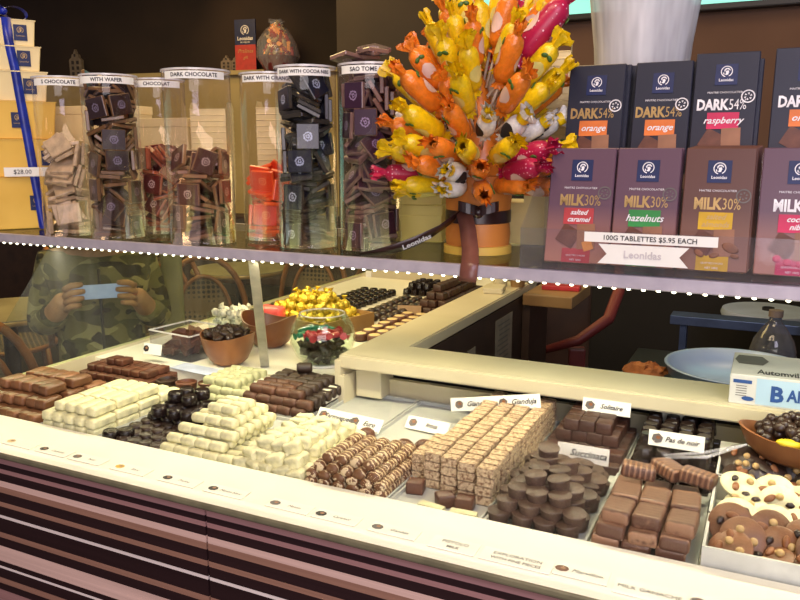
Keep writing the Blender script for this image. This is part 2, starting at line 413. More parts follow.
def obj(name, me, parent=None, loc=(0, 0, 0), rot=(0, 0, 0), label=None, cat=None, group=None, kind=None, sc=None):
    o = bpy.data.objects.new(name, me); COL.objects.link(o)
    o.location = loc; o.rotation_euler = rot
    if sc: o.scale = sc
    if parent is not None: o.parent = parent
    if label: o['label'] = label
    if cat: o['category'] = cat
    if group: o['group'] = group
    if kind: o['kind'] = kind
    return o
def thing(name, label, cat, loc=(0, 0, 0), rot=(0, 0, 0), group=None):
    return obj(name, None, None, loc, rot, label, cat, group)
def copy_tree(o, parent=None):
    c = o.copy(); COL.objects.link(c); c.parent = parent
    for ch in list(o.children): copy_tree(ch, c)
    return c

def text_mesh(s, size, m, bold=0, shear=0, xs=1.0, align='CENTER', bend=None):
    cu = bpy.data.curves.new('lettering', 'FONT'); cu.body = s; cu.size = size; cu.align_x = align; cu.align_y = 'CENTER'
    cu.offset = bold; cu.shear = shear; cu.resolution_u = 2
    o = bpy.data.objects.new('tmp_text', cu); COL.objects.link(o)
    bpy.context.view_layer.update()
    me = bpy.data.meshes.new_from_object(o.evaluated_get(bpy.context.evaluated_depsgraph_get()))
    bpy.data.objects.remove(o); me.materials.clear(); me.materials.append(m)
    for v in me.vertices:
        v.co.x *= xs
        if bend:                                   # wrap round a vertical cylinder of radius bend; letters stand along Z
            a = v.co.x / bend; v.co = Vector((bend * math.sin(a), -bend * math.cos(a), v.co.y))
    return me
def text(s, size, m, parent, loc, rot=(PI / 2, 0, 0), name='lettering', **k):
    return obj(name, text_mesh(s, size, m, **k), parent, loc, rot)

def flat(pts, m, name='face', thick=0):
    return MB().poly([Vector(p) for p in pts], thick).mesh(name, m)
def hexa(r, m, sy=1, n=6, a0=0):
    return flat([(r * math.cos(a0 + 2 * PI * k / n), r * sy * math.sin(a0 + 2 * PI * k / n), 0) for k in range(n)], m)

def emblem_mesh(r, m):
    """helmeted head in a broken ring, the mark on the wrappers: flat strips in the XY plane"""
    mb = MB(); n = 28
    for k in range(n):
        if k in (20, 21, 22): continue
        a, b2 = 2 * PI * k / n, 2 * PI * (k + 1) / n
        q = [(math.cos(a) * r, math.sin(a) * r, 0), (math.cos(b2) * r, math.sin(b2) * r, 0), (math.cos(b2) * r * .84, math.sin(b2) * r * .84, 0), (math.cos(a) * r * .84, math.sin(a) * r * .84, 0)]
        mb.poly([Vector(p) for p in q])
    mb.poly([Vector((r * x, r * y, 0)) for x, y in ((-.35, -.1), (-.45, .25), (-.15, .6), (.3, .62), (.6, .3), (.55, .1), (.35, .3), (0, .4), (-.2, .2))])
    mb.poly([Vector((r * x, r * y, 0)) for x, y in ((-.2, .1), (.3, .2), (.35, -.05), (.45, -.15), (.3, -.25), (.3, -.5), (.05, -.65), (-.3, -.55), (-.1, -.3))])
    mb.poly([Vector((r * x, r * y, 0)) for x, y in ((-.6, -.2), (-.45, -.15), (-.35, -.5), (-.5, -.6))])
    return mb.mesh('emblem', m)

# resting places (x, y, z, rotation) of tumbled pieces, metres
SIM = {
'tubeA': [(0.0039,-0.0216,0.0035,0,0,-2.74),(0.0168,-0.0102,0.0105,3.14,0,0.3),(-0.0131,0.0148,0.0117,0.03,-0.41,-1.4),(0.0147,-0.0188,0.0175,-0,-0,-2.49),(-0.0386,0.0052,0.02,0.13,1.57,0),(0.0029,0.0141,0.0214,0.41,3.1,0.16),(0.0017,0.0215,0.0312,-0.66,-0.22,-0.18),(-0.0137,-0.003,0.0345,0.36,2.93,-0.18),(-0.0124,-0.0353,0.0375,1.63,0.11,2.85),(-0.0191,-0.0258,0.0379,1.81,-1.82,-0.54),(0.0271,-0.0168,0.0401,1.65,0.08,1.4),(0.0093,-0.0181,0.0414,0.14,-2.07,-0.29),(-0.0095,0.0268,0.0458,2.6,1.02,0.84),(-0.0161,0.0015,0.0463,2.92,0.03,1.35),(0.0037,0.0306,0.0508,1.08,2.87,-0.26),(-0.0206,0.0008,0.0526,3.11,-0.22,-0.22),(-0.0175,-0.0097,0.0613,0.12,0.19,-2.95),(0.0226,-0.0019,0.0614,-3.03,0.06,1.6),(-0.0198,-0.0011,0.0673,0.22,-3.14,1.21),(0.0166,-0.0044,0.0736,2.98,0.19,-1.07),(-0.0112,0.0219,0.0745,0.57,-2.88,0.53),(0.0155,-0.0142,0.0802,2.99,0.2,-1.01),(0.0345,0.0135,0.082,-1.63,-0.13,-1.14),(-0.0142,-0.0201,0.0838,-0.42,-0.61,1.45),(-0.0178,0.0143,0.0878,2.85,0.55,1.19),(0.0007,0.0372,0.0893,1.63,-0.13,-0.08),(0.0268,-0.0197,0.0994,1.87,0.06,0.96),(-0.0177,-0.011,0.1008,0.64,0.15,-0.74),(0.0184,0.0108,0.1018,2.27,0.25,1.56),(0.0169,-0.0237,0.1049,0.45,1.9,-0.16),(-0.0123,-0.0212,0.1051,-0.02,2.49,0.99),(0.0015,0.0204,0.109,0.07,0.2,-1.95),(-0.0275,0.0147,0.1118,2.18,0.68,1.5),(-0.0159,-0.0191,0.1139,-0.64,-0.17,2.37),(-0.013,-0.0216,0.1223,0.66,-0,-0.55),(0.0159,0.0026,0.1282,0.41,-0.85,0.48),(0.0238,0.0228,0.1368,-1.59,1.55,-0.59),(0.0206,0.0333,0.1376,1.91,-1.57,-0.91),(0.0066,0.0062,0.1406,0.39,0.78,-2),(0.0151,-0.0282,0.1408,0.78,1.82,0.19),(0.0302,-0.0232,0.143,-1.2,-1.42,0.6),(-0.0173,0.0084,0.1447,2.44,-0.11,1.22),(-0.0051,-0.0194,0.1459,0.47,2.89,1.07),(-0.0248,0.0056,0.1483,0.7,0.04,-1.85),(-0.0239,0.0028,0.1587,-0.05,-0.7,-0.14),(-0.0206,-0.0248,0.1608,-1.14,0.51,2.83),(-0.0119,0.0284,0.161,-0.91,-0.74,-0.18),(0.0079,-0.0088,0.1639,2.98,-0.01,1.13),(0.0262,0.0185,0.1771,0.37,1.52,-1.69),(0.0118,-0.0178,0.1781,0.29,-2.86,-1.28),(-0.0059,0.0086,0.1845,0.29,-0.48,1.83),(0.0156,-0.0126,0.1853,0.29,-0.28,1.84),(-0.0333,0.0192,0.1897,-1.02,1.5,1.55),(-0.0352,-0.0168,0.1942,-1.76,1.57,-1.32),(-0.0233,-0.0099,0.1949,1.17,-0.39,-1.13),(0.0024,-0.0221,0.197,-0.39,-0.32,1.74),(0.0284,-0.0067,0.2,2.49,0.84,-0.94),(0.0073,0.0196,0.2006,-0.01,0.04,1.38),(0.0034,0.0218,0.2075,3.14,0.04,1.39),(-0.0061,0.014,0.2149,3.14,0.04,1.4),(-0.0079,-0.0251,0.2186,1.01,-0.3,0.64),(0.0167,-0.0341,0.2228,-1.57,-0,0.46),(0.0247,-0.0003,0.2263,-0.45,-2.62,1.54),(-0.0311,0.0038,0.2281,-1.48,-1.17,-1.69),(0.0041,-0.0324,0.2297,1.57,0,0.46),(0.0253,0.0298,0.2307,-0.89,1.57,0),(-0.039,0.0015,0.2342,-1.01,1.57,-1.04),(-0.0105,0.035,0.2358,1.57,-0,0.2),(0.0139,0.0079,0.237,0.06,-0.67,-2.48),(-0.0176,0.0036,0.2399,-0.36,-2.17,0.15),(-0.0139,-0.0213,0.2428,-2.11,-0.18,0.56),(0.0201,0.0065,0.2431,-3.02,0.67,0.96),(-0.0106,0.0264,0.245,1.6,-0.78,0.11),(-0.0023,-0.0278,0.2563,1.57,-0.08,0.46),(0.0201,0.0045,0.2567,-3.03,0.47,0.89),(0.0304,-0.0234,0.2588,1.57,0,0.92),(0.0208,0.0101,0.2635,-0.44,-0.1,-1.22),(-0.0198,-0.0062,0.2658,-0.32,0.15,2.21)],
'tubeB': [(-0.0197,0.011,0.0035,0,3.14,-0.53),(-0.0047,-0.0139,0.0092,0.26,-0,1.06),(0.0154,0.0179,0.0121,2.89,0.22,-0.69),(0.0011,-0.0194,0.0143,0,0.26,-0.53),(-0.0186,-0.0331,0.018,1.57,0,-0.51),(0.0118,-0.0186,0.02,-0.13,0.19,-1.04),(-0.0246,0.0006,0.0233,2.26,-0.05,1.46),(0.0122,-0.006,0.0284,-3.01,0.19,0.17),(-0.014,0.0331,0.0298,-1.54,0.27,-2.7),(-0.0319,-0.0001,0.0367,-1.3,-0.13,1.39),(0.0177,0.0086,0.039,0.03,-0.09,1.54),(0.039,-0.0017,0.0416,-0.03,-1.57,0),(-0.0092,-0.0175,0.0432,3.13,-0.18,1.31),(-0.0062,-0.0221,0.0497,0.18,0,-0.33),(0.0138,0.0155,0.0512,-2.96,-0.22,-0.41),(-0.0342,0.004,0.0523,1.23,0.62,-1.92),(-0.0001,0.0218,0.0551,-3.01,-0.26,-0.18),(-0.0096,-0.0198,0.057,-3.12,-0.18,1.11),(0.0187,-0.0097,0.0675,0.08,-0.16,0.77),(0.0064,0.0172,0.0718,0.51,0.29,-2.6),(-0.016,-0.0146,0.0729,-0.67,-3.13,-0.37),(-0.0148,-0.0362,0.0781,-1.94,-1.56,-0),(0.0335,0.0175,0.0795,1.57,0.01,2.05),(-0.0205,0.0333,0.0828,-2.14,1.57,0),(-0.0133,0.0296,0.0833,1.57,-0.35,-2.57),(-0.0196,-0.0001,0.0904,-0.08,0.09,0.41),(0.016,0.0117,0.0933,-0.51,-0.02,1.98),(-0.006,-0.0066,0.0975,3.04,-0.07,-1.01),(0.0154,0.0163,0.1062,-0.2,0.04,2.32),(-0.0223,0.0012,0.1074,-0.07,3.05,-0.04),(0.021,-0.0067,0.1119,-0.01,-0.21,1.19),(-0.023,-0.0022,0.1142,0.1,0.06,-1.49),(0.0143,-0.0069,0.1184,0.09,0.19,-1.56),(-0.0032,-0.0291,0.121,0.45,1.1,-1.11),(-0.0089,0.0029,0.1253,-0.03,-0.2,1.1),(-0.0229,0.0296,0.1287,-1.87,-1.8,0.91),(0.0131,0.026,0.129,1.41,-0.15,-0.24),(0.0127,0.0342,0.1335,-1.08,-1.92,-0.73),(-0.0362,-0.0123,0.1342,-1.58,-0.03,1.9),(-0.0018,-0.0379,0.1349,-1.55,0.03,3.12),(0.0288,-0.0128,0.1391,-2.34,0.98,0.83),(-0.0174,0.0092,0.1422,-0.22,-2.54,-0.97),(-0.0024,-0.0209,0.1474,0.14,2.34,-1.16),(0.0164,0.022,0.1545,-1.38,2.6,-0.17),(-0.0161,0.0101,0.155,-0.35,-2.53,-1.04),(-0.0034,-0.021,0.1574,-0.79,0.23,0.44),(0.0223,0.0139,0.1591,1.41,-0.23,-0.23),(-0.0087,-0.0188,0.1642,-0.26,0.78,1.42),(-0.0177,0.0105,0.1666,0.04,0.67,-1.39),(0.012,0.0327,0.1673,-0.68,-1.36,2),(-0.0368,-0.0086,0.1704,1.59,0.03,-1.32),(0.0115,-0.0373,0.1735,1.91,1.57,0.64),(0.0165,0.0049,0.1776,2.87,-0.28,1.54),(0.0192,0.0016,0.1851,0.03,-0.39,0.68),(-0.0164,-0.0129,0.1859,0.52,-3.01,-0.84),(-0.0113,0.0177,0.1897,-0.26,0.4,1.18),(0.0162,-0.0148,0.1954,0.06,3.06,-0.65),(-0.0081,-0.0222,0.2034,3.03,-0.11,-0.33),(-0.0006,0.0379,0.2046,-1.55,3.08,0.04),(-0.0172,-0.0095,0.2082,-0.08,0.14,1.53),(0.0362,0.0126,0.2139,-1.57,0.01,1.9),(0.0102,-0.02,0.2144,-3.04,0.47,0.25),(0.02,0.0203,0.2168,-0.52,1.52,-0.7),(0.0325,0.0009,0.2179,-1.5,-1.67,-1.27),(0.0099,-0.022,0.2224,-0.17,-0.45,-2.74),(-0.0155,0.008,0.2249,-0.65,-0.08,-2.14),(-0.0322,0.0174,0.225,1.47,0.16,0.99),(-0.0287,-0.0232,0.2311,-1.54,0.16,2.29),(-0.0061,0.0193,0.2312,0.5,-2.71,-1.4),(0.0045,-0.0195,0.2331,-2.84,0.38,0.71),(0.0113,0.0185,0.2406,0,0.03,1.06),(0.0146,-0.0141,0.2471,-2.33,0.45,0.4),(-0.0183,0.0001,0.2509,-0.16,-0.02,-1.13),(-0.0006,0.0202,0.253,2.81,-0.01,-1.13),(0.0226,-0.0259,0.2538,-2.12,1.05,0.41),(0.0039,-0.0238,0.2594,-0.89,0.2,-2.19),(0.0353,0.0055,0.2602,1.07,1.11,1.38),(0.0108,0.0329,0.2704,-1.79,0.21,-0.41)],
'disc1': [(-0.0368,-0.0155,0.0035,-0,-0,-0.28),(0.0854,-0.0003,0.0035,-0,0,0.24),(0.0302,-0.0097,0.0035,-0,-0,-0.28),(0.0369,0.0155,0.0105,-0,-0,0.29),(0.0855,0.0032,0.0105,3.14,0,0.21),(-0.0747,-0.0156,0.0113,-0.13,-0.31,-0.57),(-0.0669,0.0146,0.0113,-0.33,-0.1,0.3),(-0.0258,-0.0155,0.0124,-0.03,-0.07,1.2),(-0.0011,0.0156,0.0143,-0.09,-0.48,0.81),(-0.0854,0.0156,0.0148,-0.34,-0.02,0.54),(0.0695,0.0156,0.0175,-0,-0,-0.1),(0.0295,-0.0123,0.0194,-0.37,-3.03,0.18),(0.0846,-0.0186,0.0201,-2.52,0.13,-0.11),(-0.0854,0.0157,0.0222,0.18,0.29,2.71),(-0.042,-0.0122,0.024,-0.01,0.17,-0.35),(0.0359,-0.0161,0.0244,0.25,0.3,-0.4),(-0.0215,-0.0118,0.0276,0.15,0.08,0.8),(-0.0849,0.0158,0.0297,-0.31,-0.15,0.14),(0.0037,-0.0155,0.0364,0.08,-0.21,1.12),(-0.0854,0.0156,0.0371,-0.32,-0.11,0.29)],
'disc2': [(-0.0401,-0.0144,0.0035,-0,-0,-1.15),(-0.0016,0.0156,0.0035,-0,-0,-0.6),(0.0375,-0.0145,0.0035,-0,-0,-0.59),(0.078,0.0127,0.0035,-0,0,-0.92),(-0.0842,0.0063,0.0035,-0,-0,-0.66),(-0.0302,0.0111,0.0105,-0,-0,0.58),(0.0839,-0.0101,0.0105,-0,-0,2.89),(-0.0839,0.0156,0.0105,-0,-0,0.42),(0.036,0.0057,0.0105,-0,0,-0.4),(-0.0834,-0.0163,0.0173,0.41,-0.33,0.01),(-0.0163,0.0155,0.0175,-0,-0,0),(0.0406,0.0148,0.0175,-0,0,1.05),(-0.0503,-0.0163,0.0204,0.51,0.11,-0.86),(-0.0393,-0.0025,0.0225,-0.3,-0.43,1.55),(0.0212,-0.0106,0.0227,0.43,0.36,-0.78),(-0.0858,-0.0163,0.0245,0.52,0.06,-0.73),(0.0056,-0.0365,0.0245,1.57,0.49,-0),(0.0857,0.0272,0.0305,-0.29,2,1.24),(-0.0858,-0.0163,0.0326,0.48,-0.2,-0.26),(-0.0371,-0.0163,0.0332,0.51,-0.12,-0.45)],
'disc3': [(0.0043,0.0096,0.0035,0,0,0.32),(0.0846,-0.0142,0.0035,0,-0,0.28),(-0.0851,-0.0157,0.0035,0,0,1.44),(-0.046,-0.0154,0.0079,-0.09,0.17,-0.23),(0.0355,-0.0135,0.008,2.96,0.05,-1.63),(-0.0306,-0.0075,0.0134,-0.08,0.1,-0.35),(-0.0853,0.0032,0.0137,-0.45,0,0.29),(0.0471,-0.0095,0.0142,0.14,0.07,0.87),(0.0854,-0.0155,0.0148,-2.96,0.02,1.23),(-0.0839,0.0166,0.0154,-0.17,-0.42,-0.9),(-0.0256,0.0154,0.019,-0.09,0.08,-0.54),(0.0236,0.0162,0.0199,-0.34,-0.26,-0.21),(0.0854,0.0277,0.0239,-1.95,-0.37,-0.02),(0.0717,-0.0043,0.0248,-0.06,0.17,-0.58),(0.0132,-0.0179,0.0253,0.32,-0.56,0.62),(-0.0363,-0.0157,0.0259,0.25,-0.06,0.4),(0.0854,-0.0132,0.0291,0.1,0.16,0.35),(0.0335,0.0177,0.0339,-0.43,-0.38,-0.7),(-0.0395,-0.0035,0.0363,0.17,-0.19,0.97),(0.0073,-0.0179,0.0367,0.04,0.59,-1.64),(0.0766,-0.012,0.0379,0.03,-0.18,2.75),(-0.0855,0.0317,0.0391,-1.86,-0.77,0.2)]}
# ------------------------------------------------------------------ room shell
def sbox(name, c, d, m, rot=None):
    return obj(name, MB().box((0, 0, 0), d).mesh(name, m), None, c, rot or (0, 0, 0), kind='structure')
sbox('floor', (-2, 2, -.05), (12, 12, .1), M['floor'])
sbox('ceiling', (-2, 2, 3.05), (12, 12, .1), M['ceil'])
# cafe wall, slightly turned; the lower half is cream, the upper half dark above a ledge
wl = Vector((-5.36, 4.5, 0)); wr = Vector((-2.9, 4.9, 0)); wd = (wr - wl).normalized(); wang = math.atan2(wd.y, wd.x)
wc = wl.lerp(wr, .5) + Vector((-math.sin(wang), math.cos(wang), 0)) * .25
obj('wall_back', MB().box((-1, .1, 1.5), (7.4, .1, 3.0)).mesh('wall_back', M['wallbrown']), None, wc, (0, 0, wang), kind='structure')
obj('trim_1', MB().box((-1, -.08, 1.44), (7.3, .24, 1.04)).box((-1, -.1, 1.97), (7.3, .3, .03)).mesh('wainscot', M['creamwall']), None, wc, (0, 0, wang), kind='structure')
obj('trim_3', MB().box((-1, -.09, .46), (7.3, .22, .92)).mesh('dark_panelling', M['woodpanel']), None, wc, (0, 0, wang), kind='structure')
sbox('wall_right', (-.2, 3.6, 1.5), (2.35, .1, 3.0), M['walltan'])
sbox('wall_side', (-1.72, 3.75, 1.5), (.68, .42, 3.0), M['wallbrown'])

sbox('shade_block', (-.2, 3.4, .62), (2.33, .3, 1.24), M['dark'])  # black block added to stand for the shade behind the counter
# ------------------------------------------------------------------ display counter
XL, XR = -1.2, .75
ctr = thing('display_counter', 'long chocolate display counter with dark and pink striped front and white deck', 'counter', (0, .9, 0))
def cpart(name, c, d, m, bev=0, parent=None):
    return obj(name, MB().box((0, 0, 0), d, bev=bev).mesh(name, m), parent or ctr, (c[0], c[1] - .9, c[2]) if parent is None else c)
def panel(x0, x1):
    me = MB().box(((x0 + x1) / 2, 0, .482), (x1 - x0, .02, .9635)).mesh('front_panel', M['stripes'])
    return obj('front_panel', me, ctr, (0, .71 - .9, 0))
panel(-2.2, -.609); panel(-.606, XR)
cpart('front_edge', (-.72, .703, .9665), (3.0, .018, .010), M['edge'], .003)
# sloping ledge from the front edge to the trays
lg = MB().poly([Vector((-2.2, .695 - .9, .9715)), Vector((XR, .695 - .9, .9715)), Vector((XR, .797 - .9, .9755)), Vector((-2.2, .797 - .9, .9755))]).poly(
    [Vector((-2.2, .797 - .9, .9755)), Vector((XR, .797 - .9, .9755)), Vector((XR, .797 - .9, .955)), Vector((-2.2, .797 - .9, .955))])
obj('ledge', lg.mesh('ledge', M['deck']), ctr)
cpart('deck', (-.225, .99, .955), (1.95, .40, .012), M['deck'])
cpart('deck', (-.93, 1.75, .988), (.54, 1.34, .012), M['deck'], parent=None)
cpart('raised_shelf', (-.93, 1.13, .984), (.54, .1, .02), M['deck'])
cpart('back_board', (.05, 1.195, .977), (1.4, .012, .040), M['cream'])
cpart('gap_shade', (.05, 1.216, .99), (1.4, .004, .068), M['dark'])  # black strip standing for the shade in the gap below the worktop
cpart('back_board', (-.655, 1.16, .985), (.012, .075, .055), M['cream'])
cpart('side_board', (XL - .006, 1.55, .96), (.014, 1.75, .08), M['cream'])
cpart('side_board', (-.663, 1.75, .9), (.012, 1.25, .28), M['cream'])
cpart('skirting', (XL - .01, 1.6, .48), (.02, 1.7, .92), M['cream'])
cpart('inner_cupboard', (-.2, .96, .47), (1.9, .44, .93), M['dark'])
# glazing: slanted front sheet and the left side sheet
g = MB().poly([Vector((-1.9, .712, .976)), Vector((XR, .712, .976)), Vector((XR, 1.0, 1.231)), Vector((-1.9, 1.0, 1.231))])
obj('front_glass', g.mesh('front_glass', M['glass']), ctr, (0, -.9, 0))
g = MB().poly([Vector((XL, .80, 1.0)), Vector((XL, 2.4, 1.0)), Vector((XL, 2.4, 1.232)), Vector((XL, 1.0, 1.232))])
obj('side_glass', g.mesh('side_glass', M['sideglass']), ctr, (0, -.9, 0))
# column carrying the shelf
cg = MB(); pa, pb = Vector((-.752, 1.012, 1.228)), Vector((-.8514, 1.171, .994)); dl = (pb - pa).length; cg.box((0, 0, 0), (.016, .010, dl))
obj('shelf_post', cg.mesh('shelf_post', M['alucol']), ctr, (pa + pb) / 2 - Vector((0, .9, 0)), (pa - pb).to_track_quat('Z', 'Y').to_euler())

# L shaped wooden service top
st = thing('service_counter', 'cream L-shaped counter top running back behind the trays', 'counter', (-.6, 1.18, 0))
pts = [(-.663, 1.128), (.75, 1.128), (.75, 1.235), (-.572, 1.235), (-.572, 2.0), (-.672, 2.0)]
mb = MB(); mb.poly([Vector((x + .6, y - 1.18, 1.025)) for x, y in pts], .025)
bmesh.ops.bevel(mb.b, geom=[e for e in mb.b.edges], offset=.003, segments=2, affect='EDGES')
obj('worktop', mb.mesh('worktop', M['cream']), st)
obj('side_panel', MB().box((0, 0, 0), (.02, .76, 1.02)).mesh('side_panel', M['woodpanel']), st, (.018, .435, .513))
obj('support_block', MB().box((0, 0, 0), (.05, .05, .055), bev=.002).mesh('support_block', M['cream']), st, (-.018, .0, .9965))
obj('support_block', MB().box((0, 0, 0), (.06, .04, .055), bev=.002).mesh('support_block', M['cream']), st, (.03, .06, .9965))
t = thing('bracket', 'small white plastic bracket under the cream counter edge', 'bracket', (-.107, 1.165, 1.0))
obj('plate', MB().box((0, 0, .008), (.034, .02, .034), bev=.002).mesh('plate', M['white']), t)
obj('notice', MB().box((0, 0, 0), (.001, .05, .062)).mesh('notice', M['papergrey']), None, (-.571, 1.55, .94), label='small grey paper notice taped to the brown counter side', cat='notice')
lst = thing('price_list', 'tall printed paper list taped to the brown counter side', 'notice', (-.571, 1.78, .90))
obj('sheet', MB().box((0, 0, 0), (.001, .13, .2)).mesh('sheet', M['papergrey']), lst)
pl = MB()
for k in range(14): pl.box((.001, rnd.uniform(-.01, .01), .085 - k * .0125), (.0004, .09 - rnd.uniform(0, .03), .003))
obj('print_lines', pl.mesh('print_lines', M['inkgrey']), lst)
bt = obj('butter_block', MB().box((0, 0, .007), (.05, .07, .014), bev=.003).mesh('butter_block', M['cream']), None, (-.615, 1.83, 1.05), (0, 0, .2), label='flat pale packet lying near the far end of the cream counter top', cat='packet')
for k, (x, y) in enumerate(((-.63, 1.92), (-.585, 1.93))):
    cj = thing('small_jar', ['small round pale tub at the far end of the cream counter, beside the inner wall', 'small round tan tub at the far end of the cream counter, beside the pale tub'][::-1][k], 'tub', (x, y, 1.05))
    obj('tub_body', MB().lathe([(0, 0), (.018, 0), (.02, .02), (.0, .02)], 18).mesh('tub_body', M[['cream', 'tablewood'][k]], True, 40), cj)
    obj('lid', MB().lathe([(0, .02), (.021, .02), (.021, .024), (0, .025)], 18).mesh('lid', M['paper'], True, 40), cj)
ra = thing('wooden_shelf', 'short wooden shelf board beyond the end of the cream counter', 'shelf', (-.50, 2.02, 1.0))
obj('board', MB().box((0, 0, .02), (.13, .22, .03), bev=.003).mesh('board', M['tablewood']), ra)
obj('bracket', MB().box((-.06, 0, -.5), (.02, .18, 1.0)).mesh('bracket', M['woodpanel']), ra)
rp = obj('red_packet', MB().box((0, 0, .006), (.10, .05, .012), bev=.003).mesh('red_packet', M['redfoil']), None, (-.49, 2.02, 1.035), (0, 0, .1), label='red packet lying on the short wooden shelf board', cat='packet')

# glass top shelf with aluminium rail and led strip
sh = thing('top_shelf', 'glass top shelf with aluminium front rail and a row of small lights', 'shelf', (-.5, 1.0, 1.236))
obj('glass_plate', MB().box((0, .18, .004), (2.9, .36, .008)).mesh('glass_plate', M['shelfglass']), sh)
obj('rail', MB().box((0, .0, 0), (2.9, .010, .0165), bev=.001).box((0, .010, -.0075), (2.9, .018, .0015)).mesh('rail', M['alu']), sh)
obj('back_rail', MB().box((0, .365, 0), (2.9, .010, .016), bev=.001).mesh('back_rail', M['alu']), sh)
strip = obj('led_strip', MB().box((0, .012, -.0095), (2.9, .008, .0025)).mesh('led_strip', M['white']), sh)
ledm = MB().sphere((0, 0, 0), (.0028, .0022, .0016), 8, 5).mesh('led', M['led'])
x = -1.36
while x < .1:
    obj('led', ledm, strip, (x + .5, .0085, -.0112)); x += .0185
for x in (-1.15, -.5, .1):
    pass

# ------------------------------------------------------------------ gold ballotin tower
def ballotin(w0, w1, d0, d1, h, body):
    mb = MB(); mb.box((0, 0, h / 2), (w0, d0, h), taper=(w1 / w0, d1 / d0), bev=.0015, seg=1); return mb.mesh('box_body', body)
tiers = [(1.2445, .104, .142), (1.349, .074, .134), (1.4235, .074, .124), (1.498, .058, .104), (1.5565, .048, .088), (1.605, .050, .076)]
TX, TY, TR = -1.395, 1.115, math.radians(57)
names = ['lowest and largest box of the gold ballotin tower', 'second box from the bottom of the gold ballotin tower', 'third box from the bottom of the gold ballotin tower',
         'third box from the top of the cream and gold ballotin tower', 'second box from the top of the cream ballotin tower', 'topmost pale box of the ballotin tower, under the blue bow']
for i, (z, h, w1) in enumerate(tiers):
    w0 = w1 * .88
    t = thing('gift_box', names[i], 'box', (TX, TY, z), (0, 0, TR), 'gold ballotin tower')
    obj('box_body', ballotin(w0, w1, w0 * .7, w1 * .7, h - .0005, M['goldbox'] if i < 3 else M['ballotin']), t)
    lx = [.010, .038, -.010, .018, .012, .010][i]; ty = -(w0 + w1) * .175 - .0012; tl_ = math.atan2((w1 - w0) * .35, h)
    lb = obj('logo_label', MB().box((0, 0, 0), (.024, .0008, .030)).mesh('logo_label', M['navy']), t, (lx, ty, h * .5), (tl_, 0, 0))
    obj('emblem', emblem_mesh(.006, M['gold_ink']), lb, (0, -.0008, .005), (PI / 2, 0, 0))
    text('Leonidas', .0045, M['gold_ink'], lb, (0, -.0008, -.006))
    obj('lid', MB().box((0, 0, h - .0012), (w1 + .002, w1 * .7 + .002, .002)).mesh('lid', M['goldbox'] if i < 3 else M['ballotin']), t)
rb = thing('ribbon', 'blue satin ribbon hanging down the front of the ballotin tower', 'ribbon', (TX, TY, 1.2445), (0, 0, TR))
path = [(-.016, .0, .4125), (-.014, -.028, .4125), (-.012, -.031, .36), (-.006, -.037, .31), (-.002, -.045, .25), (.004, -.050, .178), (.010, -.052, .103), (.015, -.053, .05), (.018, -.056, .003), (.018, -.074, .0015)]
mb = MB(); vs = [(mb.b.verts.new((x - .0085, y, z)), mb.b.verts.new((x + .0085, y, z))) for x, y, z in path]
for a_, b_ in zip(vs, vs[1:]): mb.b.faces.new((a_[0], a_[1], b_[1], b_[0]))
o = obj('ribbon_tail', mb.mesh('ribbon_tail', M['ribbonblue'], True), rb); o.modifiers.new('thick', 'SOLIDIFY').thickness = .0008
mb = MB()
for s in (-1, 1):
    n = 14; pp = []
    for k in range(n + 1):
        a_ = 2 * PI * k / n; pp.append(Vector((s * (.022 - .022 * math.cos(a_)), 0, .013 * math.sin(a_))))
    for a_, b_ in zip(pp, pp[1:]): mb.poly([a_ + Vector((0, -.009, 0)), b_ + Vector((0, -.009, 0)), b_ + Vector((0, .009, 0)), a_ + Vector((0, .009, 0))])
mb.sphere((0, 0, 0), (.008, .011, .008), 10, 6)
obj('bow', mb.mesh('bow', M['ribbonblue'], True, 50), rb, (-.016, -.01, .426), (0, .1, .2))
pc = thing('price_card', 'white price card on the front of the gold ballotin tower', 'price card', (TX, TY, 1.350), (0, 0, TR))
obj('card', flat([(-.045, -.058, 0), (.052, -.058, 0), (.040, -.058, .018), (-.045, -.058, .018)], M['paper']), pc)
text('$28.00', .012, M['ink'], pc, (-.012, -.059, .009))

